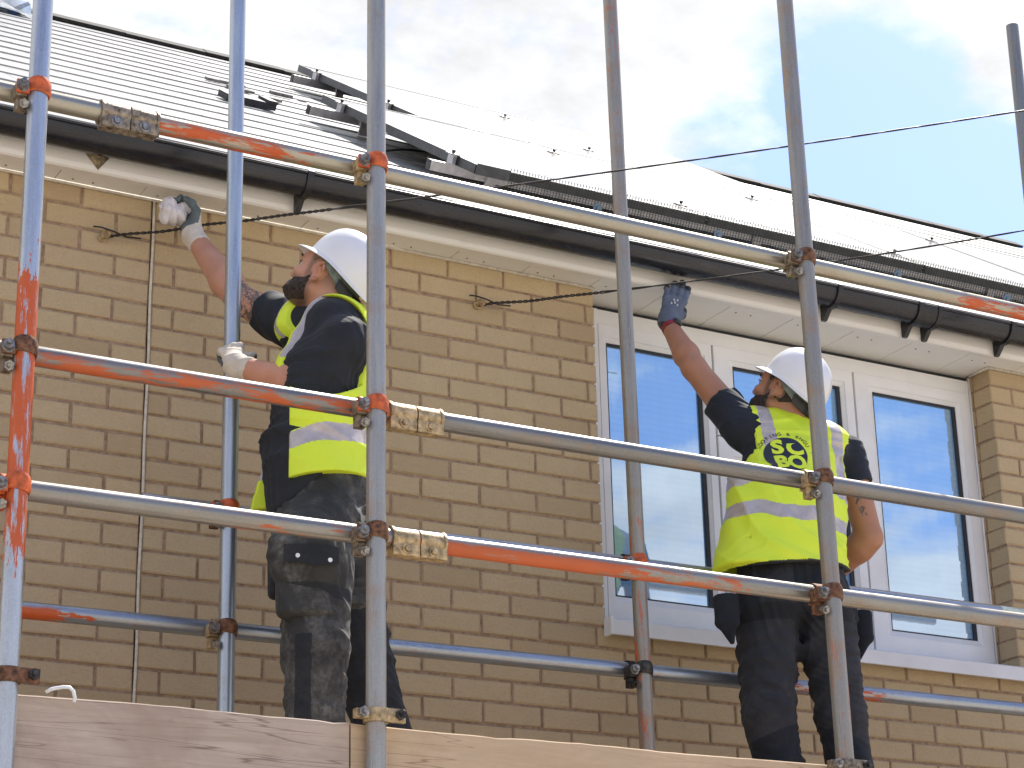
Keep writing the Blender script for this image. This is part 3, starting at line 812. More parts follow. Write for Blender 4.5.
# ------------------------------------------------------------------ tie wires with eye bolts
def tiewire(a, b, tw, sag, label):
    a = Vector(a); b = Vector(b)
    e = empty('tie_wire', a, label, 'wire', 'tie wires from the wall')
    n = 400; bm = bmesh.new(); d = (b-a).normalized(); u = d.orthogonal().normalized(); w = d.cross(u)
    L = (b-a).length
    for ph in (0, math.pi):
        pts = []
        for i in range(n+1):
            t_ = i/n; l = t_*L
            rr = .0032*(1.0 if l < tw else max(.25, 1-(l-tw)*3))
            ang = ph+min(l, tw)*150+max(0, l-tw)*25
            p = a.lerp(b, t_)+Vector((0, 0, -sag*4*t_*(1-t_)))+(u*math.cos(ang)+w*math.sin(ang))*rr
            p += Vector((0, 0, .004*math.sin(l*23)*max(0, 1-l/tw)))
            pts.append(p)
        tube_path(bm, pts, .0028, 6)
    obj('wire_strand', bm, M_WIRE, e, smooth=True)
    # eye bolt + tail
    bm = bmesh.new()
    rod(bm, a+Vector((0, .03, 0)), a+Vector((0, -.012, 0)), .006, 10)
    ring(bm, a+Vector((.004, -.026, .004)), (.3, .4, 1), .009, .0155, .006, 18)
    rod(bm, a+Vector((0, .001, 0)), a+Vector((0, -.004, 0)), .014, 12)
    obj('eye_bolt', bm, M_COUP_TAN, e, smooth='auto')
    bm = bmesh.new(); pts = [a+Vector(q) for q in ((-.035, -.012, .030), (-.01, -.02, .028), (.03, -.028, .018), (.07, -.03, .006), (.12, -.03, .010))]
    tube_path(bm, pts, .0028, 6); obj('wire_tail', bm, M_WIRE, e, smooth=True)
tiewire((-1.265, -.006, -.176), (1.70, -1.31, .392), .75, .016, 'upper black twisted wire tied to the wall above the left worker arm and rising right')
tiewire((.110, -.006, -.163), (1.65, -1.31, -.070), .45, .022, 'lower black twisted wire from the bolt beside the window passing over the right worker glove')

# ------------------------------------------------------------------ sky, sun, camera
w = bpy.data.worlds.new('World'); scene.world = w; w.use_nodes = True
nt = w.node_tree; nn = nt.nodes; ll = nt.links
for q in list(nn): nn.remove(q)
out = nn.new('ShaderNodeOutputWorld'); bg = nn.new('ShaderNodeBackground')
sky = nn.new('ShaderNodeTexSky'); sky.sky_type = 'NISHITA'; sky.sun_disc = False
SUN_EL, SUN_AZ = 58, 55      # azimuth from +Y towards +X
sky.sun_elevation = R(SUN_EL); sky.sun_rotation = R(SUN_AZ); sky.altitude = 50; sky.air_density = 1.0; sky.dust_density = 1.2; sky.ozone_density = 2.0
def M(op, a, b=None, c=None, clamp=False):
    m = nn.new('ShaderNodeMath'); m.operation = op; m.use_clamp = clamp
    for i, v in enumerate((a, b, c)):
        if v is None: continue
        if isinstance(v, bpy.types.NodeSocket): ll.new(v, m.inputs[i])
        else: m.inputs[i].default_value = v
    return m.outputs[0]
tc = nn.new('ShaderNodeTexCoord'); D = tc.outputs['Generated']
sep = nn.new('ShaderNodeSeparateXYZ'); ll.new(D, sep.inputs[0])
# project the direction onto a cloud layer
den = M('ADD', sep.outputs[2], .18)
den = M('MAXIMUM', den, .05)
comb = nn.new('ShaderNodeCombineXYZ'); ll.new(M('DIVIDE', sep.outputs[0], den), comb.inputs[0]); ll.new(M('DIVIDE', sep.outputs[1], den), comb.inputs[1])
def N(scale, det, rough, off=(0, 0, 0)):
    mp = nn.new('ShaderNodeMapping'); mp.inputs['Location'].default_value = off; ll.new(comb.outputs[0], mp.inputs[0])
    q = nn.new('ShaderNodeTexNoise'); q.inputs['Scale'].default_value = scale; q.inputs['Detail'].default_value = det; q.inputs['Roughness'].default_value = rough
    ll.new(mp.outputs[0], q.inputs[0]); return q.outputs['Fac']
def blob(d, r0, r1):
    """1 inside angle r0, 0 outside r1 (degrees)"""
    v = nn.new('ShaderNodeVectorMath'); v.operation = 'DOT_PRODUCT'; ll.new(D, v.inputs[0]); v.inputs[1].default_value = Vector(d).normalized()
    mr = nn.new('ShaderNodeMapRange'); mr.interpolation_type = 'SMOOTHSTEP'
    ll.new(v.outputs['Value'], mr.inputs[0]); mr.inputs[1].default_value = math.cos(R(r1)); mr.inputs[2].default_value = math.cos(R(r0))
    return mr.outputs[0]
n1 = N(4.4, 9, .6, (3.1, 1.7, 0)); n2 = N(11, 7, .6, (.4, 5.2, 0))
dens = M('MULTIPLY_ADD', n2, .55, M('MULTIPLY', n1, 1.35))
bias = .02
f = M('SUBTRACT', dens, .82)
gap = M('MAXIMUM', blob((.585, .690, .428), .5, 6.0), blob((.62, .672, .405), 1, 6.5))
gap = M('MAXIMUM', gap, M('MULTIPLY', blob((.535, .722, .437), .2, 3.2), .75))
f = M('ADD', f, .23)
f = M('SUBTRACT', f, M('MULTIPLY', gap, .60))
f = M('ADD', f, M('MULTIPLY', blob((.640, .628, .452), .5, 3.0), .33))
# behind the camera: bluer high up, cloud bank low down
back = M('MULTIPLY', M('SUBTRACT', 0.05, sep.outputs[1]), 4, clamp=True)
hi = M('MULTIPLY', M('SUBTRACT', sep.outputs[2], .262), 12, clamp=True)
f = M('SUBTRACT', f, M('MULTIPLY', back, M('MULTIPLY_ADD', hi, .40, .02)))
cloud = M('MULTIPLY', f, 3.4, clamp=True)
shade = N(5, 6, .6, (9, 2, 0))
mrs = nn.new('ShaderNodeMapRange'); ll.new(shade, mrs.inputs[0]); mrs.inputs[1].default_value = .35; mrs.inputs[2].default_value = .65; mrs.inputs[3].default_value = 2.2; mrs.inputs[4].default_value = 3.35
CLOUD = mrs.outputs[0]
cc = nn.new('ShaderNodeCombineColor')
ll.new(CLOUD, cc.inputs[0]); ll.new(M('MULTIPLY', CLOUD, 1.005), cc.inputs[1]); ll.new(M('MULTIPLY', CLOUD, 1.02), cc.inputs[2])
mx = nn.new('ShaderNodeMix'); mx.data_type = 'RGBA'; ll.new(cloud, mx.inputs[0])
sg = nn.new('ShaderNodeMix'); sg.data_type = 'RGBA'; sg.blend_type = 'MULTIPLY'; sg.inputs[0].default_value = 1; ll.new(sky.outputs[0], sg.inputs[6]); sg.inputs[7].default_value = (.47, .51, .66, 1)
ll.new(sg.outputs[2], mx.inputs[6]); ll.new(cc.outputs[0], mx.inputs[7])
ll.new(mx.outputs[2], bg.inputs[0]); bg.inputs[1].default_value = .12
ll.new(bg.outputs[0], out.inputs[0])

sl = bpy.data.lights.new('sun', 'SUN'); sl.energy = 2.7; sl.angle = R(.55); sl.color = (1, .95, .88)
so = bpy.data.objects.new('sun', sl); COL.objects.link(so)
sd = Vector((math.sin(R(SUN_AZ))*math.cos(R(SUN_EL)), math.cos(R(SUN_AZ))*math.cos(R(SUN_EL)), math.sin(R(SUN_EL))))
so.rotation_euler = sd.to_track_quat('Z', 'Y').to_euler()

cam = bpy.data.cameras.new('camera'); co = bpy.data.objects.new('camera', cam); COL.objects.link(co); scene.camera = co
cam.sensor_width = 36; cam.lens = 2144.65/1024*36; cam.clip_end = 2000; cam.clip_start = .05
co.rotation_mode = 'XYZ'; co.rotation_euler = (1.92740944, .0211977291, -.505236005); co.location = (-3.22647466, -6.16819425, -3.07031918)
scene.render.resolution_x, scene.render.resolution_y = 1024, 768
vw = scene.view_settings; vw.view_transform = 'Standard'; vw.look = 'None'; vw.gamma = 1; vw.use_curve_mapping = False; vw.exposure = 1.66
# ------------------------------------------------------------------ people: signed-distance bodies meshed with surface nets
F32 = np.float32
def V3(*a): return np.array(a, float)
def nrm(v): v = np.asarray(v, float); return v/np.linalg.norm(v)
class Field:
    def __init__(s, lo, hi, h):
        s.h = h; s.lo = np.asarray(lo, float); n = np.ceil((np.asarray(hi)-s.lo)/h).astype(int)+1
        s.n = n; s.D = np.full(tuple(n), .08, F32)
        s.ax = [(s.lo[i]+h*np.arange(n[i])).astype(F32) for i in range(3)]
    def copy(s):
        q = Field.__new__(Field); q.h = s.h; q.lo = s.lo; q.n = s.n; q.ax = s.ax; q.D = s.D.copy(); return q
    def sub(s, lo, hi):
        sl = []
        for i in range(3):
            a = int(max(0, math.floor((lo[i]-s.lo[i])/s.h))); b = int(min(s.n[i], math.ceil((hi[i]-s.lo[i])/s.h)+1))
            if b <= a: return None, None
            sl.append(slice(a, b))
        X, Y, Z = np.meshgrid(s.ax[0][sl[0]], s.ax[1][sl[1]], s.ax[2][sl[2]], indexing='ij')
        return tuple(sl), (X, Y, Z)
    def put(s, sl, d, k, op='u'):
        A = s.D[sl]
        if op == 'u':
            if k > 0:
                h = np.clip(.5+.5*(A-d)/k, 0, 1); s.D[sl] = A*(1-h)+d*h-k*h*(1-h)
            else: s.D[sl] = np.minimum(A, d)
        elif op == 's':
            if k > 0:
                h = np.clip(.5-.5*(A+d)/k, 0, 1); s.D[sl] = A*(1-h)-d*h+k*h*(1-h)
            else: s.D[sl] = np.maximum(A, -d)
    def cone(s, a, b, ra, rb, k=.02, op='u', flat=None):
        """tapered capsule; flat = (axis, factor>1) squashes along an axis"""
        a = np.asarray(a, float); b = np.asarray(b, float); m = max(ra, rb)+k+.02
        sl, G = s.sub(np.minimum(a, b)-m, np.maximum(a, b)+m)
        if sl is None: return s
        P = [G[i]-F32(a[i]) for i in range(3)]; ba = b-a
        L2 = float(ba @ ba)+1e-12
        t = np.clip((P[0]*ba[0]+P[1]*ba[1]+P[2]*ba[2])/L2, 0, 1)
        Q = [P[i]-t*F32(ba[i]) for i in range(3)]
        r = ra+(rb-ra)*t
        if flat is not None:
            ax, f = nrm(flat[0]), flat[1]
            q = Q[0]*ax[0]+Q[1]*ax[1]+Q[2]*ax[2]
            Q = [Q[i]+q*F32(ax[i]*(f-1)) for i in range(3)]
        d = np.sqrt(Q[0]**2+Q[1]**2+Q[2]**2)-r
        s.put(sl, d.astype(F32), k, op); return s
    def chain(s, pts, rs, k=.015, op='u', flat=None):
        for i in range(len(pts)-1): s.cone(pts[i], pts[i+1], rs[i], rs[i+1], k, op, flat)
        return s
    def ell(s, c, r, B=None, k=.02, op='u'):
        """ellipsoid, radii along the columns of B (list of 3 axes)"""
        c = np.asarray(c, float); m = max(r)+k+.02
        sl, G = s.sub(c-m, c+m)
        if sl is None: return s
        P = [G[i]-F32(c[i]) for i in range(3)]
        B = np.eye(3) if B is None else np.array([nrm(q) for q in B])
        q = [(P[0]*B[j][0]+P[1]*B[j][1]+P[2]*B[j][2]) for j in range(3)]
        k0 = np.sqrt(sum((q[j]/r[j])**2 for j in range(3)))+1e-6; k1 = np.sqrt(sum((q[j]/r[j]**2)**2 for j in range(3)))+1e-6
        d = k0*(k0-1)/k1
        s.put(sl, d.astype(F32), k, op); return s
    def ecyl(s, a, b, wa, wb, lax, k=.02, op='u', round_=.03, ext=0):
        """elliptic tapered cylinder a->b with half-sizes (side, depth) wa, wb; lax = side axis"""
        a = np.asarray(a, float); b = np.asarray(b, float); m = max(*wa, *wb)+k+.03
        sl, G = s.sub(np.minimum(a, b)-m, np.maximum(a, b)+m)
        P = [G[i]-F32(a[i]) for i in range(3)]; ba = b-a; L = np.linalg.norm(ba); z = ba/L
        x = np.asarray(lax, float); x = nrm(x-z*(x @ z)); y = np.cross(z, x)
        t = (P[0]*z[0]+P[1]*z[1]+P[2]*z[2]); u = P[0]*x[0]+P[1]*x[1]+P[2]*x[2]; v = P[0]*y[0]+P[1]*y[1]+P[2]*y[2]
        tt = np.clip(t/L, 0, 1); w = wa[0]+(wb[0]-wa[0])*tt; dd = wa[1]+(wb[1]-wa[1])*tt
        rad = np.sqrt((u/w)**2+(v/dd)**2)+1e-6
        dr = (rad-1)*np.minimum(w, dd)
        dz = np.maximum(-t, t-L)
        r = round_
        d = np.minimum(np.maximum(dr+r, dz+r), 0)+np.sqrt(np.maximum(dr+r, 0)**2+np.maximum(dz+r, 0)**2)-r
        s.put(sl, d.astype(F32), k, op); return s
    def full(s): return np.meshgrid(*s.ax, indexing='ij', sparse=True)
    def wrinkle(s, amp, freq, dirv=(0, 0, 1), seed=0, warp=.35, mask=None):
        """cloth folds: warped ridged waves along a direction"""
        X, Y, Z = s.full(); rr = np.random.default_rng(seed)
        ph = rr.uniform(0, 6.28, 9); d = nrm(dirv)
        wx = np.sin(X*9+ph[0])*np.cos(Z*7+ph[1])+np.sin(Y*11+ph[2])*.7
        wy = np.sin(Y*8+ph[3]+X*5)+np.cos(Z*9+ph[4])*.6
        u = (X*d[0]+Y*d[1]+Z*d[2])+warp*.12*(wx+wy)
        f1 = 1-np.abs(np.sin(u*freq+ph[5]+wy*.6)); f2 = np.sin(u*freq*2.3+ph[6]+wx*1.4)
        w = (f1**2*.75+f2*.22-.3)*amp
        if mask is not None: w = w*mask(X, Y, Z)
        s.D -= w.astype(F32); return s
    def cut(s, p, n, k=0.0):
        """keep the side n points away from:  inside where (x-p).n < 0"""
        X, Y, Z = s.full(); n = nrm(n)
        d = ((X-p[0])*n[0]+(Y-p[1])*n[1]+(Z-p[2])*n[2]).astype(F32)
        s.D = np.maximum(s.D, d); return s

def surface_nets(f):
    D = f.D; nx, ny, nz = D.shape; S = D < 0
    c = np.zeros((nx-1, ny-1, nz-1), np.uint8)
    for dx in (0, 1):
        for dy in (0, 1):
            for dz in (0, 1): c += S[dx:nx-1+dx, dy:ny-1+dy, dz:nz-1+dz]
    act = (c > 0) & (c < 8)
    I = np.argwhere(act)
    idx = -np.ones(act.shape, np.int32); idx[act] = np.arange(len(I))
    acc = np.zeros((len(I), 3)); cnt = np.zeros(len(I))
    corners = [(a, b, c_) for a in (0, 1) for b in (0, 1) for c_ in (0, 1)]
    val = {q: D[I[:, 0]+q[0], I[:, 1]+q[1], I[:, 2]+q[2]] for q in corners}
    for q in corners:
        for ax in range(3):
            if q[ax] == 0:
                r = list(q); r[ax] = 1; r = tuple(r)
                va, vb = val[q], val[r]; m = (va < 0) != (vb < 0)
                t = np.where(m, va/(va-vb+1e-12), 0)
                p = np.array(q, float)[None, :].repeat(len(I), 0); p[:, ax] += t
                acc[m] += p[m]; cnt[m] += 1
    V = (I+acc/np.maximum(cnt, 1)[:, None])*f.h+f.lo
    Fc = []
    for ax in range(3):
        o = [i for i in range(3) if i != ax]
        a = [slice(None)]*3; b = [slice(None)]*3; a[ax] = slice(0, D.shape[ax]-1); b[ax] = slice(1, D.shape[ax])
        for q in o: a[q] = slice(1, D.shape[q]-1); b[q] = slice(1, D.shape[q]-1)
        Sa, Sb = S[tuple(a)], S[tuple(b)]; E = np.argwhere(Sa != Sb)
        if not len(E): continue
        flip = Sa[E[:, 0], E[:, 1], E[:, 2]]
        base = E.copy(); base[:, o[0]] += 1; base[:, o[1]] += 1
        def cell(d0, d1):
            q = base.copy(); q[:, o[0]] -= d0; q[:, o[1]] -= d1; return idx[q[:, 0], q[:, 1], q[:, 2]]
        quad = np.stack([cell(1, 1), cell(0, 1), cell(0, 0), cell(1, 0)], 1)
        if ax == 1: flip = ~flip
        quad[~flip] = quad[~flip][:, ::-1]
        Fc.append(quad)
    Fc = np.concatenate(Fc)
    return V, Fc

def mesh_of(name, f, mats, parent=None, matfn=None, attr=None, relax=1):
    V, Q = surface_nets(f)
    if relax:
        for _ in range(relax):
            acc = np.zeros_like(V); cn = np.zeros(len(V))
            for i in range(4):
                a, b = Q[:, i], Q[:, (i+1) % 4]
                for d_ in range(3):
                    acc[:, d_] += np.bincount(a, V[b, d_], len(V))+np.bincount(b, V[a, d_], len(V))
                cn += np.bincount(a, minlength=len(V))+np.bincount(b, minlength=len(V))
            V = V*.45+.55*acc/np.maximum(cn, 1)[:, None]
    me = bpy.data.meshes.new(name)
    me.vertices.add(len(V)); me.vertices.foreach_set('co', V.astype(F32).ravel())
    me.loops.add(len(Q)*4); me.loops.foreach_set('vertex_index', Q.astype(np.int32).ravel())
    me.polygons.add(len(Q)); me.polygons.foreach_set('loop_start', np.arange(0, len(Q)*4, 4, dtype=np.int32))
    me.polygons.foreach_set('loop_total', np.full(len(Q), 4, np.int32))
    me.update(calc_edges=True); me.validate()
    me.polygons.foreach_set('use_smooth', np.ones(len(me.polygons), bool))
    o = link_mesh(name, me, mats, parent)
    if matfn is not None:
        Cn = V[Q].mean(1); me.polygons.foreach_set('material_index', matfn(Cn).astype(np.int32))
    if attr is not None:
        for nm, fn in attr.items():
            a = me.attributes.new(nm, 'FLOAT', 'POINT'); a.data.foreach_set('value', fn(V).astype(F32))
    return o

# materials for people
def cloth_mat(name, c, var=.15, scale=14, rough=.85, bump=.25, dust=None, weave=900):
    t = NT(name); v = t.coord('Object'); n = t.noise(v, scale, 6, .65); w = t.noise(v, 240, 2)
    col = t.mix(t.ramp(n, [(.3, 0.), (.7, 1.)]), tuple(q*(1-var) for q in c), tuple(min(1, q*(1+var)) for q in c))
    if dust:
        n2 = t.noise(v, 7, 7, .7, .6); n3 = t.noise(v, 55, 4, .7)
        k = t.math('MULTIPLY', t.ramp(n2, [(.46, 0.), (.72, 1.)]), t.ramp(n3, [(.35, .2), (.65, 1.)]))
        col = t.mix(t.math('MULTIPLY', k, dust[0]), col, dust[1])
    t.col(col).set(Roughness=rough, Sheen_Weight=.03)
    t.bump(w, bump, .0012)
    return t.m
def skin_mat(name, c, tattoo=False):
    t = NT(name); v = t.coord('Object'); n = t.noise(v, 12, 5, .6); n2 = t.noise(v, 90, 4)
    col = t.mix(t.ramp(n, [(.3, 0.), (.7, 1.)]), (c[0]*.85, c[1]*.78, c[2]*.74), c)
    col = t.mix(t.ramp(n2, [(.4, 0.), (.8, .25)]), col, (c[0]*1.05, c[1]*.72, c[2]*.62))
    at = t.new('ShaderNodeAttribute'); at.attribute_name = 'red'
    col = t.mix(t.math('MULTIPLY', at.outputs['Fac'], .38), col, (c[0]*1.02, c[1]*.68, c[2]*.56))
    a3 = t.new('ShaderNodeAttribute'); a3.attribute_name = 'stubble'
    col = t.mix(t.math('MULTIPLY', a3.outputs['Fac'], t.math('MULTIPLY_ADD', t.noise(v, 330, 3, .7), .45, .55)), col, (.075, .048, .036))
    if tattoo:
        a2 = t.new('ShaderNodeAttribute'); a2.attribute_name = 'tattoo'
        wv = t.new('ShaderNodeTexWave'); wv.inputs['Scale'].default_value = 14; wv.inputs['Distortion'].default_value = 9; wv.inputs['Detail'].default_value = 3; wv.inputs['Detail Scale'].default_value = 2.2
        t.link(v, wv.inputs['Vector'])
        n3 = t.noise(v, 42, 5, .7, 1.2)
        m = t.math('MAXIMUM', t.ramp(wv.outputs['Fac'], [(.0, 1.), (.22, .9), (.36, 0.)]), t.ramp(n3, [(.49, 0.), (.55, .95)]))
        col = t.mix(t.math('MULTIPLY', m, t.math('MULTIPLY', a2.outputs['Fac'], .82)), col, (.045, .05, .06))
    t.col(col).set(Roughness=.48, Subsurface_Weight=.12, Subsurface_Radius=(.012, .004, .002), Subsurface_Scale=.6)
    t.bump(n2, .12, .001)
    return t.m
SK1 = skin_mat('skin_fair', (.56, .30, .20), True)
SK2 = skin_mat('skin_tan', (.44, .225, .135), True)
M_TEE = cloth_mat('navy_black_cotton', (.014, .017, .024), .3)
M_TEE2 = cloth_mat('dark_navy_cotton', (.012, .017, .028), .3)
def hivis():
    t = NT('hi_vis_yellow'); v = t.coord('Object'); n = t.noise(v, 9, 6, .7); n2 = t.noise(v, 70, 5, .7)
    col = t.mix(t.ramp(n, [(.3, 0.), (.7, 1.)]), (.66, .86, .035), (.78, .92, .05))
    col = t.mix(t.ramp(n2, [(.66, 0.), (.76, .5)]), col, (.38, .45, .06))
    t.col(col).set(Roughness=.6, Emission_Strength=0.0)
    t.bump(t.noise(v, 260, 2), .2, .001)
    return t.m
M_HIVIS = hivis()
M_REFL = simple('reflective_tape', (.52, .47, .46), .35, .12, 30, .1, .25)
M_BIND = simple('dark_binding', (.03, .035, .03), .7, .2, 60)
M_TROUSER1 = cloth_mat('charcoal_work_cloth', (.033, .034, .033), .35, 10, .9, .4, dust=(.75, (.26, .262, .24)))
M_TROUSER1B = cloth_mat('black_work_cloth', (.016, .019, .024), .3, 10, .9, .4, dust=(.15, (.2, .2, .19)))
M_TROUSER2 = cloth_mat('dark_grey_work_cloth', (.020, .022, .028), .25, 10, .9, .4, dust=(.2, (.2, .2, .2)))
M_TROUSER2B = cloth_mat('black_navy_work_cloth', (.007, .010, .016), .3, 10, .9, .4, dust=(.1, (.15, .15, .16)))
M_GLOVEW = cloth_mat('cream_knit_glove', (.62, .55, .45), .12, 20, .9, .6, dust=(.5, (.38, .33, .27)))
M_GLOVEG = cloth_mat('grey_latex_palm', (.10, .125, .13), .2, 20, .6, .3)
M_GLOVEB = cloth_mat('blue_grey_knit_glove', (.115, .14, .19), .2, 20, .9, .6)
M_GLOVED = cloth_mat('dark_latex_palm', (.035, .04, .05), .2, 20, .6, .3)
M_HAIR = simple('dark_brown_hair', (.042, .028, .020), .8, .6, 110, 1.0)
M_STUBBLE = simple('cropped_hair', (.20, .125, .09), .75, .35, 300, .5)
M_HELMET = simple('white_helmet_shell', (.80, .80, .82), .28, .04, 4)
M_HARNESS = simple('grey_green_harness', (.16, .19, .17), .6, .3, 60)
M_EYE = simple('eye_white', (.6, .56, .52), .2, .05, 20)
M_IRIS = simple('dark_iris', (.03, .02, .015), .2, .05, 20)
M_CLOTHW = cloth_mat('white_rag', (.72, .68, .68), .08, 30, .9, .4, dust=(.3, (.5, .42, .4)))

class Frame:
    def __init__(s, o, f, u):
        s.o = np.asarray(o, float); s.f = nrm(f); u = np.asarray(u, float); s.l = nrm(np.cross(u, s.f)); s.u = np.cross(s.f, s.l)
    def __call__(s, f, l, u): return s.o+s.f*f+s.l*l+s.u*u
    def loc(s, V):
        W = V-s.o; return W @ s.f, W @ s.l, W @ s.u

def stubble(H, hair):
    def fn(V):
        a, b, c = H.loc(V); ss = lambda x, e0, e1: np.clip((x-e0)/(e1-e0), 0, 1)
        near = (np.abs(b) < .10) & (a > -.14) & (a < .14) & (np.abs(c) < .18)
        jaw = ss(-c, .030, .055)*ss(a, -.012, .008)*ss(c, -.150, -.120)
        jaw = jaw*np.where((a > .080) & (c > -.050), 0, 1)
        scalp = hair*ss(c+.25*(a+.02), -.065, -.02)*ss(-a, -.044, -.030)*np.where((c > -.05) & (np.hypot(a+.010, c+.008) < .030) & (np.abs(b) > .068), .0, 1)
        return np.where(near, np.clip(np.maximum(jaw, scalp), 0, 1), 0.)
    return fn

def add_head(F, H, neck, k=.012):
    B = (H.f, H.l, H.u)
    F.ell(H(-.012, 0, .035), (.100, .077, .092), B, .02)          # cranium
    F.ell(H(.028, 0, -.035), (.064, .062, .078), B, .03)         # face mass
    F.cone(H(.056, .018, -.088), H(.056, -.018, -.088), .030, .030, .025)  # chin
    F.cone(H(.01, .050, -.062), H(.048, .026, -.092), .022, .024, .02); F.cone(H(.01, -.050, -.062), H(.048, -.026, -.092), .022, .024, .02)
    F.cone(H(.078, .030, .022), H(.080, -.030, .022), .013, .013, .012)    # brow
    for s_ in (1, -1):
        F.ell(H(.091, .031*s_, -.002), (.013, .016, .011), B, .012, 's')   # socket
        F.ell(H(.068, .040*s_, -.028), (.022, .018, .018), B, .015)         # cheek bone
    F.cone(H(.086, 0, .008), H(.106, 0, -.034), .0075, .0115, .010)         # nose
    for s_ in (1, -1): F.ell(H(.094, .011*s_, -.038), (.011, .008, .008), B, .006)
    F.cone(H(.087, .018, -.064), H(.087, -.018, -.064), .0075, .0075, .007) # lips
    F.cone(H(.085, .015, -.074), H(.085, -.015, -.074), .0075, .0075, .006)
    for s_ in (1, -1):
        e = H(-.012, .077*s_, -.012); eo = (nrm(H.f*.95+H.l*s_*-.25+H.u*.2), nrm(H.l*s_+H.f*-.45), H.u)
        F.cone(H(-.012, .070*s_, -.020), H(-.014, .078*s_, -.014), .014, .010, .008)
        ring_pts = [e+nrm(H.f+H.l*(-.25*s_))*(.019*math.cos(a))*(1.0)+H.u*(.031*math.sin(a))+H.l*s_*(.012 if math.cos(a) < .2 else .003)+H.f*(-.004) for a in np.linspace(-2.2, 2.9, 14)]
        # outer rim (helix) and lobe
        ring_pts = [p*1.0 for p in ring_pts]
        for a, b in zip(ring_pts, ring_pts[1:]): F.cone(a, b, .0048, .0048, .003)
        F.ell(e+H.f*-.006+H.l*s_*.003, (.014, .005, .024), eo, .006)
        F.ell(e+H.l*s_*.006+H.u*-.032+H.f*.004, (.008, .005, .009), eo, .006)
        F.ell(e+H.l*s_*.010+H.f*.006+H.u*-.004, (.0075, .006, .010), eo, .004, 's')
    F.cone(H(-.022, 0, -.045), neck+V3(0, 0, .01), .058, .064, .03)
    F.cone(H(-.035, 0, -.01), neck+V3(0, 0, .0), .045, .060, .03)

def hand_field(lo_pad, W, f, n, t, curls, spread, thumb, scale=1.0, rad=.0098, h=.0026, palm_t=.017, curl_dir=None, cuff=None, cuffr=.033):
    """W wrist, f finger direction, n palm normal (where the palm faces), t side of the thumb.
       curls = [(a1,a2,a3)]*4 degrees (index..little), thumb = list of points in (f,t,n) coords"""
    f = nrm(f); n = nrm(n-f*np.dot(n, f)); t = np.cross(f, n)*(1 if np.dot(np.cross(f, n), t) > 0 else -1)
    s = scale
    P = lambda a, b, c: W+f*a*s+t*b*s+n*c*s
    F = Field(W-.24*s, W+.24*s, h)
    # palm slab
    F.cone(P(.02, .012, 0), P(.085, .026, 0), palm_t*s*.95, .014*s, .012, flat=(n, 1.0))
    F.cone(P(.02, -.010, 0), P(.082, -.024, 0), palm_t*s*.95, .0125*s, .012)
    F.cone(P(.03, 0, 0), P(.086, .004, 0), palm_t*s, .0135*s, .012)
    F.cone(P(.03, .026, .006), P(.05, .030, .010), .017*s, .014*s, .012)
    lens = [(.042, .026, .021), (.047, .029, .022), (.044, .027, .022), (.035, .021, .019)]
    offs = [.030, .011, -.009, -.027]; base = [.089, .093, .088, .079]
    tips = []
    for i in range(4):
        p = P(base[i], offs[i], 0); d = nrm(f+t*spread[i]); ang = 0; pts = [P(base[i]-.02, offs[i]*.9, 0), p]
        for L, c in zip(lens[i], curls[i]):
            ang += R(c); dd = nrm(d*math.cos(ang)+n*math.sin(ang)); p = p+dd*L*s; pts.append(p)
        rr = rad*s*(1 if i < 3 else .9)
        F.chain(pts, [rr*1.12, rr*1.1, rr, rr*.93, rr*.82], .004)
        F.ell(pts[1]-n*.003*s, (.011*s, .0105*s, .010*s), (d, t, n), .008)
        tips.append(pts)
    tp = [P(*q) for q in thumb]
    F.chain(tp, [.017*s, .0135*s, .0118*s, .0095*s][:len(tp)], .007)
    if cuff is not None:
        F.chain([W+nrm(cuff)*.045, W, P(.03, 0, 0)], [cuffr*.98, cuffr*.86, .024*s], .02)
    return F, P, tips

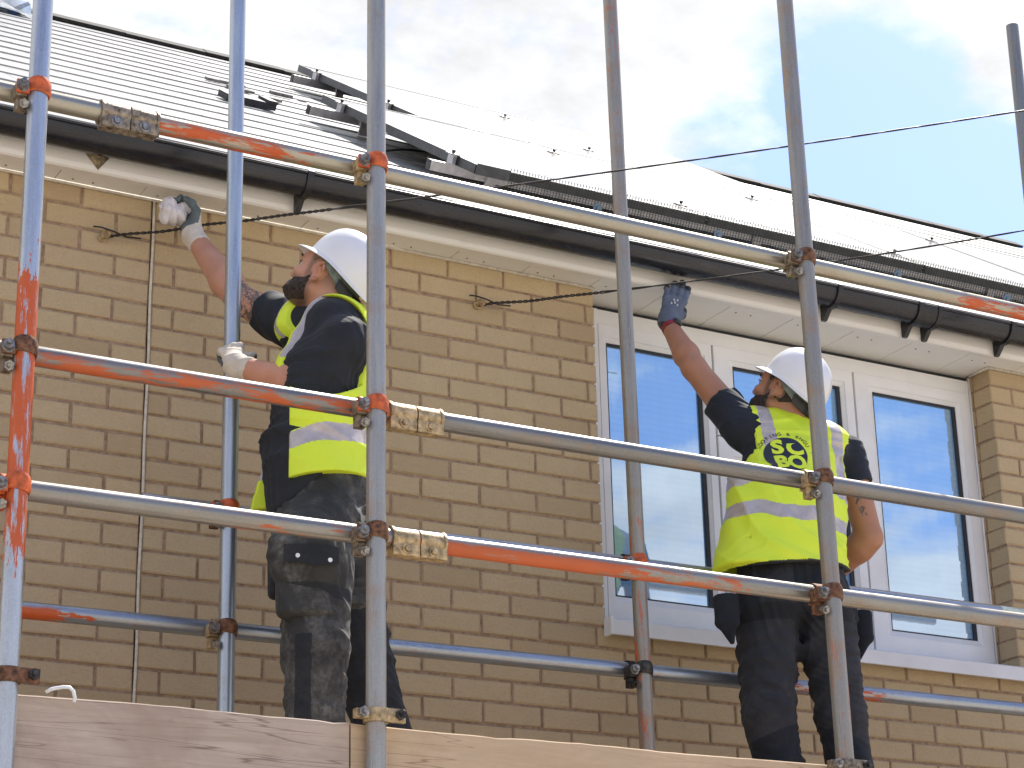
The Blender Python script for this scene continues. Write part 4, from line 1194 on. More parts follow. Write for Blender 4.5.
def helmet(parent, H, label, peak=.055, Hn=None):
    """hard hat built in the head frame H; open shell with peak, crown ridges, harness and ratchet"""
    e = empty('helmet', tuple(H(0, 0, .06)), label, 'helmet', 'white safety helmets')
    e2 = e
    nphi, nt_ = 72, 18
    def pt(phi, t, out=0.0):
        c, s_ = math.cos(phi), math.sin(phi)
        ca = max(0, c)
        # base outline
        rf = .124 if c > 0 else .128; rs = .103
        r = 1/math.sqrt((c/rf)**2+(s_/rs)**2)
        a = t*math.pi/2
        hgt = .126
        rr = r*(math.cos(a)**.80)*(1) ; z = hgt*math.sin(a)**.92
        zb = -.004-.020*max(0, -c)**1.5
        z = z+zb*(1-t)
        # three crown ridges
        y = rr*s_; x = rr*c
        ridge = .0035*math.exp(-(y/.012)**2)*min(1, z/.05) + .0028*math.exp(-((abs(y)-.038)/.009)**2)*min(1, z/.07) if z > .03 else 0
        rr += ridge*.4; z += ridge
        return H(rr*c+out*c, rr*s_+out*s_, .030+z)
    bm = bmesh.new(); rows = []
    # brim rows (outside -> shell)
    for q in range(3):
        row = []
        for i in range(nphi):
            phi = 2*math.pi*i/nphi; c = math.cos(phi)
            pk = peak*max(0, c)**2.2*(1 if c > 0 else 0)+.010
            o = pk*(1-q/2.0) if q < 2 else 0
            b = pt(phi, 0.0); dirv = H.f*math.cos(phi)+H.l*math.sin(phi)
            row.append(bm.verts.new(b+dirv*o-H.u*(o*.38+(0.004 if q == 0 else 0))))
        rows.append(row)
    for j in range(1, nt_):
        rows.append([bm.verts.new(pt(2*math.pi*i/nphi, j/nt_)) for i in range(nphi)])
    top = bm.verts.new(H(0, 0, .030+.128))
    for A, B in zip(rows, rows[1:]):
        for i in range(nphi): bm.faces.new((A[i], A[(i+1) % nphi], B[(i+1) % nphi], B[i]))
    for i in range(nphi): bm.faces.new((rows[-1][i], rows[-1][(i+1) % nphi], top))
    bmesh.ops.recalc_face_normals(bm, faces=bm.faces)
    bmesh.ops.solidify(bm, geom=bm.faces[:], thickness=.0028)
    obj('helmet_shell', bm, M_HELMET, e, smooth='auto')
    # harness band inside, nape strap and ratchet knob
    bm = bmesh.new()
    rowsb = []
    for i in range(49):
        phi = R(104)+R(152)*i/48
        c, s_ = math.cos(phi), math.sin(phi); back = max(0, -c)
        z0 = .040-.072*back**1.5
        r = 1/math.sqrt((c/.119)**2+(s_/.092)**2)
        h0 = .016+.006*back
        rowsb.append([bm.verts.new(Hn(r*c*1.0+dx*c, r*s_+dx*s_, z0+dz)) for dx, dz in ((0, -h0), (.004, -h0), (.004, h0), (0, h0))])
    for A, B in zip(rowsb, rowsb[1:]):
        for k in range(4): bm.faces.new((A[k], A[(k+1) % 4], B[(k+1) % 4], B[k]))
    bm.faces.new(rowsb[0]); bm.faces.new(rowsb[-1])
    obj('harness_band', bm, M_HARNESS, e, smooth='auto')
    bm = bmesh.new()
    pts = [Hn(-.085, .070*q, -.012-.022*(1-q*q)) for q in np.linspace(-1, 1, 15)]
    for p in pts[::1]: pass
    rws = []
    for q in np.linspace(-1, 1, 17):
        p = Hn(-.086-.038*(1-q*q), .074*q, -.024-.020*(1-q*q)); hh = .015+.004*(1-abs(q))
        rws.append([bm.verts.new(p+Hn.f*a-Hn.u*b) for a, b in ((.0, -hh), (-.006, -hh), (-.006, hh), (.0, hh))])
    for A, B in zip(rws, rws[1:]):
        for k in range(4): bm.faces.new((A[k], A[(k+1) % 4], B[(k+1) % 4], B[k]))
    bm.faces.new(rws[0]); bm.faces.new(rws[-1])
    st = obj('nape_strap', bm, M_BLACK, e, smooth='auto')
    bm = bmesh.new(); rod(bm, Hn(-.122, .012, -.044), Hn(-.146, .012, -.050), .018, 18); rod(bm, Hn(-.1462, .012, -.050), Hn(-.150, .012, -.051), .016, 18)
    obj('ratchet_knob', bm, M_BLACK, st, smooth='auto')
    return e
J1 = {'H': V3(-0.7705, -0.6800, -0.4769), 'neck': V3(-0.7354, -0.7000, -0.6059), 'shc': V3(-0.7656, -0.7100, -0.6894), 'chest': V3(-0.7970, -0.7100, -0.8130), 'waist': V3(-0.8275, -0.7200, -1.0614), 'pelvis': V3(-0.8016, -0.7300, -1.2223), 'lsh': V3(-0.8008, -0.8800, -0.7720), 'lel': V3(-0.8809, -0.8000, -0.8977), 'lwr': V3(-1.0222, -0.5900, -0.7805), 'rsh': V3(-0.7965, -0.5400, -0.6010), 'rel': V3(-0.9157, -0.3400, -0.4547), 'rwr': V3(-1.0045, -0.1400, -0.1710), 'rhand': V3(-1.0130, -0.0900, -0.0662), 'rtip': V3(-1.0173, -0.0400, 0.0012), 'lhip': V3(-0.8535, -0.8200, -1.3136), 'rhip': V3(-0.7141, -0.6500, -1.2405), 'lkn': V3(-0.8756, -0.8600, -1.7275), 'rkn': V3(-0.6144, -0.6200, -1.6731), 'lan': V3(-0.8634, -0.8500, -2.1340), 'ran': V3(-0.3667, -0.5600, -2.0988), 'sleeveL': V3(-0.9021, -0.7900, -0.8668), 'sleeveR': V3(-0.8606, -0.4300, -0.5322), 'pocket': V3(-0.9305, -0.9300, -1.4962), 'pocket2': V3(-0.9457, -0.7400, -1.4300), 'btn1': V3(-0.9573, -0.9700, -1.4840), 'btn2': V3(-0.8677, -0.9700, -1.4962)}
J2 = {'H': V3(1.0352, -0.5300, -0.5104), 'neck': V3(1.0723, -0.5400, -0.6443), 'shc': V3(1.0552, -0.5500, -0.7120), 'chest': V3(0.9885, -0.5700, -0.8891), 'waist': V3(0.9282, -0.6000, -1.1152), 'pelvis': V3(0.9430, -0.6200, -1.2556), 'lsh': V3(0.8906, -0.4800, -0.6600), 'lel': V3(0.8002, -0.3300, -0.3951), 'lwr': V3(0.7966, -0.1800, -0.1661), 'ltip': V3(0.8957, -0.1600, 0.0494), 'rsh': V3(1.2609, -0.5600, -0.7217), 'rel': V3(1.3159, -0.5800, -1.0205), 'rwr': V3(1.2646, -0.4500, -1.1144), 'rhand': V3(1.1817, -0.4200, -1.1449), 'lhip': V3(0.8578, -0.5900, -1.3322), 'rhip': V3(1.0438, -0.6600, -1.3493), 'lkn': V3(0.8173, -0.6200, -1.6857), 'rkn': V3(1.0618, -0.6800, -1.6969), 'lan': V3(0.8714, -0.6400, -2.0942), 'ran': V3(1.1110, -0.7000, -2.1056), 'hemc': V3(0.8983, -0.6100, -1.1968), 'logo': V3(0.8717, -0.7500, -0.8284), 'slL': V3(0.8185, -0.4000, -0.5610), 'slR': V3(1.2909, -0.5700, -0.8264), 'pouchL': V3(0.6762, -0.6200, -1.3716), 'pouchR': V3(1.1846, -0.6600, -1.3823)}
Z = V3(0, 0, 1)
def bounds(pts, m):
    P_ = np.array(pts); return P_.min(0)-m, P_.max(0)+m
def deck_z(): return -2.307

def torso(F, J, T, g, k=.03, lower=True):
    """trunk volume; T = (f, l) of the chest, g = clothing thickness"""
    f, l = T
    F.ecyl(J['pelvis']-Z*.06, J['waist'], (.165+g, .120+g), (.148+g, .112+g), l, k, round_=.05)
    F.ecyl(J['waist'], J['chest']+Z*.03, (.150+g, .114+g), (.178+g, .125+g), l, k, round_=.05)
    F.ecyl(J['chest']-Z*.04, J['shc']-Z*.005, (.178+g, .122+g), (.150+g, .095+g), l, k, round_=.06)
    F.cone(J['shc']+l*.10, J['shc']-l*.10, .075+g*.8, .075+g*.8, .03)
    F.cone(J['neck']-Z*.012, J['lsh']+Z*.008-l*.02, .052+g*.8, .056+g*.8, .03)
    F.cone(J['neck']-Z*.012, J['rsh']+Z*.008+l*.02, .052+g*.8, .056+g*.8, .03)
    return F

def arm(F, sh, el, wr, r=(.056, .043, .047, .027)):
    F.cone(sh, el, r[0], r[1], .03)
    m = el+(wr-el)*.28
    F.cone(el, m, r[1]*.95, r[2], .02); F.cone(m, wr, r[2], r[3], .02, flat=None)

# ---------------------------------------------------------------- worker on the left
def worker1():
    J = J1; f = nrm(V3(-.93, .37, 0)); l = V3(-f[1], f[0], 0)
    H = Frame(J['H'], V3(-.686*.87, .722*.87, .50), V3(.686*.50, -.722*.50, .87))
    J['lan'] = V3(-.865, -.85, -2.20); J['ran'] = V3(-.42, -.585, -2.20)
    # body
    lo, hi = bounds([J[k] for k in ('H', 'neck', 'lsh', 'rsh', 'lel', 'rel', 'rwr', 'lwr', 'lan', 'ran', 'pelvis')], .16)
    lo[2] = -2.29; hi[1] = min(hi[1], -.02)
    B = Field(lo, hi, .0045)
    torso(B, J, (f, l), 0.0)
    arm(B, J['lsh'], J['lel'], J['lwr'], (.060, .046, .050, .030)); arm(B, J['rsh'], J['rel'], J['rwr'], (.060, .046, .051, .030))
    for s_ in 'lr':
        B.cone(J[s_+'hip'], J[s_+'kn'], .078, .055, .03); B.cone(J[s_+'kn'], J[s_+'an'], .052, .038, .02)
        B.cone(J[s_+'an']-Z*.02, J[s_+'an']-Z*.055+f*.10, .035, .030, .02)
    add_head(B, H, J['neck'])
    al, ar = J['lwr']-J['lel'], J['rwr']-J['rel']
    def red(V):
        a, b_, c = H.loc(V)
        near = np.exp(-(np.maximum(0, (a-.03)*0)+((a+.01)**2+(c+.02)**2)/.002))
        return np.clip(near+np.where(V[:, 2] < -.70, .8, 0)*np.where(V[:, 1] < -.55, 1, 0)+.0, 0, 1)
    def tat(V):
        t = ((V-J['rel']) @ (J['rsh']-J['rel']))/np.linalg.norm(J['rsh']-J['rel'])**2
        t2 = ((V-J['rel']) @ ar)/(ar @ ar)
        d = np.linalg.norm(V-J['rel']-np.clip(t, -.3, 1.2)[:, None]*(J['rsh']-J['rel']), axis=1)
        return np.where((d < .10) & (t > -.10) & (t < 1.1) & (t2 < .12), 1., 0.)
    body = mesh_of('person', B, SK1, attr={'red': red, 'tattoo': tat, 'stubble': stubble(H, .75)})
    setp(body, 'bearded person in profile wiping the soffit with one hand and gripping a pole', 'person', 'workers on the scaffold platform')
    # t-shirt
    lo, hi = bounds([J[k] for k in ('neck', 'lsh', 'rsh', 'lel', 'rel', 'pelvis')], .17)
    T = Field(lo, hi, .0042)
    torso(T, J, (f, l), .014)
    T.ecyl(J['pelvis']-Z*.03+f*.02, J['waist']+f*.03+Z*.06, (.164, .134), (.160, .130), l, .04, round_=.02)   # loose belly
    def sleeve_of(T, parts, pr, d):
        S = T.copy(); S.D[:] = .08
        for q in parts: S.cone(*q)
        S.cut(pr, d); h = np.clip(.5+.5*(T.D-S.D)/.03, 0, 1); T.D = (T.D*(1-h)+S.D*h-.03*h*(1-h)).astype(F32)
    sleeve_of(T, [(J['lsh'], J['lel']*.8+J['lsh']*.2, .080, .070, .03), (J['lel'], J['sleeveL'], .064, .060, .02)], J['sleeveL'], nrm(J['lwr']-J['lel']))
    sleeve_of(T, [(J['rsh'], J['rsh']*.40+J['rel']*.60, .080, .072, .03)], J['rsh']+(J['rel']-J['rsh'])*.56, nrm(J['rel']-J['rsh']))
    msk = lambda X, Y, Zc: .35+.65*np.clip((-.78-Zc)*6, 0, 1)
    T.wrinkle(.010, 34, (.35, .2, 1), 3, .5, msk)
    T.wrinkle(.005, 60, (.9, .3, .5), 8, .6)
    # neckline, hem, sleeve openings
    T.ell(J['neck']+f*.018+Z*.045, (.078, .075, .055), (f, l, Z), .006, 's')
    T.cut(J['pelvis']+f*.12-Z*.055, V3(-f[0]*.85, -f[1]*.85, -1))
    mesh_of('t_shirt', T, M_TEE, body)
    # vest
    lo, hi = bounds([J[k] for k in ('neck', 'lsh', 'rsh', 'pelvis')], .20)
    Vf = Field(lo, hi, .0036)
    torso(Vf, J, (f, l), .029)
    Vf.ecyl(J['waist']-Z*.15-f*.02, J['waist']+Z*.10-f*.008, (.185, .158), (.180, .150), l, .04, round_=.02)
    Vf.cone(J['waist']+f*.15-l*.13-Z*.14, J['chest']+f*.10-l*.12-Z*.05, .028, .024, .02)   # far front panel hanging loose
    Vf.wrinkle(.008, 26, (.5, .1, 1), 5, .6)
    X, Y, Zc = Vf.full()
    o = J['chest']
    lf = (X-o[0])*f[0]+(Y-o[1])*f[1]; ll_ = (X-o[0])*l[0]+(Y-o[1])*l[1]; lz = (Zc-o[2])
    reg = -np.ones(Vf.D.shape, F32)
    # arm holes
    ah = .150-np.sqrt(((lf-.005)/1.0)**2+((lz-.035)/1.12)**2)
    arm_h = np.minimum(ah, np.abs(ll_)-np.where(ll_ > 0, .112, .105)-.0*lf )
    reg = np.maximum(reg, arm_h)
    # front opening, wider towards the belly
    front = np.minimum(lf-.01, np.minimum(.074+.25*np.maximum(0, -lz)-ll_, ll_+.074))
    reg = np.maximum(reg, front)
    reg = np.maximum(reg, np.minimum(np.minimum(lf-.098, ll_+.095), -.02-lz))
    # neck hole
    nk = .078-np.sqrt((X-J['neck'][0]-f[0]*.01)**2+(Y-J['neck'][1]-f[1]*.01)**2+((Zc-J['neck'][2]-.02)*.8)**2)
    reg = np.maximum(reg, nk)
    Vf.D = np.maximum(Vf.D, reg.astype(F32))
    Vf.cut(J['waist']-Z*.122, V3(f[0]*-.12, f[1]*-.12, -1))
    def vm(Cn):
        a = (Cn-o) @ f; b_ = (Cn-o) @ l; c = Cn[:, 2]
        m = np.zeros(len(Cn), int)
        wv = .006*np.sin(a*38+1)+.005*np.sin(b_*30)
        zb = -1.062-.16*a+.4*wv
        m[np.abs(c-zb) < .027] = 1
        zb2 = -.86-.1*a
        m[(np.abs(c-zb2) < .0) ] = 1
        m[(np.abs(b_) > .103) & (np.abs(b_) < .122) & (c > -.80) & (a > -.02)] = 1
        zc = J['waist'][2]-.088-a*.12
        return m
    mesh_of('hi_vis_vest', Vf, [M_HIVIS, M_REFL, M_BIND], body, vm)
    # trousers
    lo, hi = bounds([J[k] for k in ('pelvis', 'lhip', 'rhip', 'lkn', 'rkn', 'lan', 'ran')], .17); hi[2] = J['waist'][2]-.02
    L = Field(lo, hi, .0046)
    L.ecyl(J['pelvis']-Z*.10, J['pelvis']+Z*.10, (.172, .150), (.165, .138), l, .03, round_=.03)
    hl = J['lhip']+l*0; 
    L.cone(hl-Z*.02, J['lkn']+Z*.05, .112, .092, .05); L.cone(J['lkn']+Z*.05, J['lan']+Z*.06, .090, .078, .03)
    L.cone(J['rhip'], J['rkn'], .110, .088, .05); L.cone(J['rkn'], J['ran']+Z*.06, .086, .074, .03)
    L.ell(J['lkn']+f*.03+Z*.30-l*-.05, (.11, .09, .13), (f, l, Z), .04)
    L.wrinkle(.009, 26, (.25, .3, 1), 11, .5); L.wrinkle(.0035, 80, (.5, .2, .9), 12, .6)
    L.cut(J['pelvis']+Z*.085, V3(f[0]*.22, f[1]*.22, 1))
    def tm(Cn):
        m = np.zeros(len(Cn), int)
        dl = np.linalg.norm((Cn-J['lkn'])[:, :2], axis=1); dr = np.linalg.norm((Cn-(J['rhip']*.35+J['rkn']*.65))[:, :2], axis=1)
        far = ((Cn-J['pelvis']) @ l) < -.055
        m[far & (Cn[:, 2] < -1.42)] = 1
        a = (Cn-J['lkn']) @ f; c = Cn[:, 2]
        m[(~far) & (c < -1.66) & (c > -2.3) & (np.abs(a-.035-.0*(c)) < .022)] = 1
        m[(c < -1.52) & (c > -1.56) & ~far] = 1
        return m
    tr = mesh_of('work_trousers', L, [M_TROUSER1, M_TROUSER1B], body, tm)
    # holster pocket with flap and press studs on the near hip
    n = nrm(V3(-.25, -.97, -.05)); sd = nrm(np.cross(Z, n)); sd = sd*(1 if sd[0] > 0 else -1)
    c0 = J['lhip']+n*.112-Z*.165+sd*-.045
    Pk = Field(c0-.17, c0+.17, .004)
    Pk.ecyl(c0-Z*.13-n*.008, c0+Z*.10-n*.02, (.090, .048), (.078, .040), sd, 0, round_=.02)
    Pk.wrinkle(.007, 36, (.3, .1, 1), 15, .8)
    pk = mesh_of('holster_pocket', Pk, M_TROUSER1, tr)
    bm = bmesh.new(); rows = []
    for i in range(9):
        u = -.076+.152*i/8; dpt = .052*(1-(u/.1)**2)**.5+.013
        rows.append([bm.verts.new(c0+sd*u+n*(dpt+e_)+Z*v_) for e_, v_ in ((0, .012+.004*math.sin(i)), (.006, .010+.004*math.sin(i)), (.006, .064), (0, .066))])
    for A_, B_ in zip(rows, rows[1:]):
        for k in range(4): bm.faces.new((A_[k], A_[(k+1) % 4], B_[(k+1) % 4], B_[k]))
    bm.faces.new(rows[0]); bm.faces.new(rows[-1])
    obj('pocket_flap', bm, M_TROUSER1B, pk, smooth='auto')
    for u, v_ in ((-.040, .030), (.050, .022)):
        bm = bmesh.new(); p = c0+sd*u+n*(.052*(1-(u/.1)**2)**.5+.018)+Z*v_
        rod(bm, p, p+n*.005, .0062, 14); obj('press_stud', bm, simple('silver_stud', (.8, .8, .78), .3, .05, 20, metal=.5), pk, smooth='auto')
    # front hanging pocket
    c1 = J['pocket2']+Z*.0
    Pq = Field(c1-.13, c1+.13, .0045); Pq.ecyl(c1-Z*.09, c1+Z*.07, (.035, .022), (.045, .026), l, 0, round_=.015)
    mesh_of('hanging_pocket', Pq, M_TROUSER1B, tr)
    # belt
    # boots
    for s_ in 'lr':
        a = J[s_+'an']; Bt = Field(a-.2, a+V3(.2, .2, .16), .006)
        Bt.cone(a+Z*.05, a-Z*.03, .060, .056, .02); Bt.cone(a-Z*.045-f*.03, a-Z*.052+f*.14, .052, .046, .03)
        Bt.D = np.maximum(Bt.D, (deck_z()+.001-Bt.full()[2]).astype(F32))
        mesh_of('work_boot', Bt, M_BLACK, body)
    # beard, hair
    Hb = Field(H(0, 0, -.03)-.17, H(0, 0, -.03)+.17, .0034)
    add_head(Hb, H, J['neck'])
    X, Y, Zc = Hb.full(); a = (X-H.o[0])*H.f[0]+(Y-H.o[1])*H.f[1]+(Zc-H.o[2])*H.f[2]; b_ = (X-H.o[0])*H.l[0]+(Y-H.o[1])*H.l[1]+(Zc-H.o[2])*H.l[2]; c = (X-H.o[0])*H.u[0]+(Y-H.o[1])*H.u[1]+(Zc-H.o[2])*H.u[2]
    base = Hb.D.copy()
    nz_ = .0020*np.sin(X*420+Zc*160)*np.sin(Y*380+Zc*240)+.0014*np.sin((X+Y)*700+Zc*520)
    thick = .006+.018*np.clip((-.052-c)/.06, 0, 1)*np.clip((a-.0)/.05, 0, 1)
    # beard region: below a line from sideburn to moustache
    top = np.interp(a, [-.02, .0, .03, .06, .08, .12], [.0, -.008, -.040, -.050, -.047, -.047]) if False else np.where(a > .078, -.048, np.where(a > .03, -.040-.009*(a-.03)/.048, -.006-.034*np.clip((a+.006)/.036, 0, 1)))
    reg = np.maximum.reduce([c-top, (.006+.16*np.maximum(0, -.05-c)*0)-a, (-.098-.36*(a+.005))-c, .030-np.sqrt((a+.012)**2+(c+.010)**2)])
    thick = np.minimum(thick*.75, -.0004+.28*np.maximum(-reg, 0))
    mouth = .0085-np.sqrt((c+.069)**2+(np.maximum(0, np.abs(b_)-.014))**2)+np.where(a > .07, 0, -1)
    Hb.D = np.maximum(np.maximum(base-thick-nz_*np.clip(thick/.007, 0, 1), reg), mouth).astype(F32)
    mesh_of('beard', Hb, M_HAIR, body, relax=0)
    Hb.D = base
    reg = np.maximum.reduce([a-.045-(.0)*c, (-.010-.25*(a+.02))-c, a-.030+.9*np.maximum(0, (.02-c)), ])
    reg = np.maximum(reg, .040-np.sqrt((a+.010)**2+(c+.008)**2))
    Hb.D = np.maximum(base-.0035-nz_*.4, reg).astype(F32)
    hb = mesh_of('cropped_hair', Hb, M_STUBBLE, body, relax=0)
    face_details(H, body)
    helmet_for(H, body, .036, -.036)
    return body, J, H

def face_details(H, body):
    for s_ in (1, -1):
        bm = bmesh.new(); bmesh.ops.create_icosphere(bm, subdivisions=3, radius=.0104)
        for v_ in bm.verts: v_.co = Vector(H(.0740, .031*s_, -.002))+v_.co
        ey = obj('eye', bm, M_EYE, body, smooth=True)
        bm = bmesh.new(); rod(bm, H(.0836, .031*s_, .000), H(.0850, .031*s_, .000), .0058, 14); obj('iris', bm, M_IRIS, ey)
        bm = bmesh.new()
        tube_path(bm, [H(.094-.004*q*q*1.6-.004*max(0, q), (.031+.016*q)*s_, .022+.004*(1-q*q)) for q in np.linspace(-1.1, 1.2, 8)], lambda t_: .0036*(1-.5*abs(t_-.4)), 7)
        obj('eyebrow', bm, M_HAIR, body, smooth=True)
        bm = bmesh.new()
        tube_path(bm, [H(.0885-.004*q*q, (.031+.013*q)*s_, .0075-.003*q*q) for q in np.linspace(-1, 1, 7)], .0022, 6)
        obj('eyelid', bm, body.data.materials[0], body, smooth=True)

def helmet_for(H, body, peak, sh_=-.02):
    c_, s_ = math.cos(R(-13)), math.sin(R(-13))      # pushed back on the head
    Hh = Frame(H(sh_, 0, .004), H.f*c_-H.u*s_, H.u*c_+H.f*s_)
    e = helmet(body, Hh, None, peak, H)
    kids = [o for o in bpy.data.objects if o.parent == e]
    shell = [o for o in kids if o.name.startswith('helmet_shell')][0]
    for o in kids:
        p = body if o is shell else shell
        o.parent = p; o.matrix_parent_inverse = Matrix.Identity(4)
    for o in bpy.data.objects:
        if o.name.startswith('ratchet_knob') and o.parent and o.parent.name.startswith('nape_strap'):
            o.parent = shell; o.matrix_parent_inverse = Matrix.Identity(4)
    shell.name = 'helmet'; bpy.data.objects.remove(e)
    return shell

b1, JJ1, H1 = worker1()
# right glove: hand pressed up to the soffit with a rag
W = JJ1['rwr']; fd = nrm(JJ1['rtip']-W)
n = nrm(V3(-.55, .15, .75)-fd*np.dot(V3(-.55, .15, .75), fd))
F, P_, tips = hand_field(.2, W, fd, n, nrm(V3(.3, -1, .1)), [(38, 62, 40), (42, 66, 42), (46, 66, 42), (50, 66, 40)], (.10, .02, -.05, -.12),
    [(.03, .030, .008), (.055, .052, .022), (.078, .056, .040), (.095, .048, .052)], scale=1.06, rad=.0112, cuff=-(JJ1['rwr']-JJ1['rel']), cuffr=.038, palm_t=.020)
F.wrinkle(.0025, 90, (1, .3, .2), 4, .6)
def gm(W, n, fd, lim=.006):
    def fn(Cn):
        m = np.zeros(len(Cn), int); q = (Cn-W) @ n; a = (Cn-W) @ fd
        m[(q > lim) & (a > .015)] = 1; return m
    return fn
mesh_of('glove', F, [M_GLOVEW, M_GLOVEG], b1, gm(W, n, fd, .013))
c0 = P_(.092, -.004, .046)
Rg = Field(c0-.10, c0+.10, .003)
rr = random.Random(4)
for k in range(26):
    p = c0+V3(rr.uniform(-.036, .026), rr.uniform(-.022, .022), rr.uniform(-.030, .018)); q = p+V3(rr.uniform(-.02, .02), rr.uniform(-.02, .02), rr.uniform(-.014, .014))
    Rg.cone(p, q, rr.uniform(.012, .018), rr.uniform(.010, .016), .014)
Rg.wrinkle(.008, 130, (.5, .7, .4), 7, 1.0)
setp(mesh_of('wiping_rag', Rg, M_CLOTHW), 'crumpled white rag held up against the soffit in the left worker gloved hand', 'rag')
# left glove round the inner pole
W = JJ1['lwr']; px_ = xa('B', -.75)
post = V3(px_, YI, W[2])
fd = nrm(V3(-.42, .42, .80)); 
grip = V3(px_-.022, YI-.050, -.740)
fd = nrm(grip-W+V3(0, 0, .02)); n = nrm(V3(.30, 1.0, .0)-fd*np.dot(V3(.30, 1.0, .0), fd))
side = nrm(V3(.9, -.1, .45))
F, P_, tips = hand_field(.2, W, fd, n, side, [(30, 70, 55), (38, 74, 55), (44, 74, 55), (48, 74, 50)], (.08, .02, -.04, -.10),
    [(.035, .028, .006), (.055, .052, .014), (.075, .066, .030), (.092, .062, .046)], scale=.98, rad=.0115, cuff=-(JJ1['lwr']-JJ1['lel']), cuffr=.040, palm_t=.021)
F.wrinkle(.0028, 80, (.6, .3, .7), 6, .7)
F.cone(V3(px_, YI, W[2]-.3), V3(px_, YI, W[2]+.3), TR+.0008, TR+.0008, 0, 's')
mesh_of('glove', F, [M_GLOVEW, M_GLOVEG], b1, gm(W, n, fd, .020))

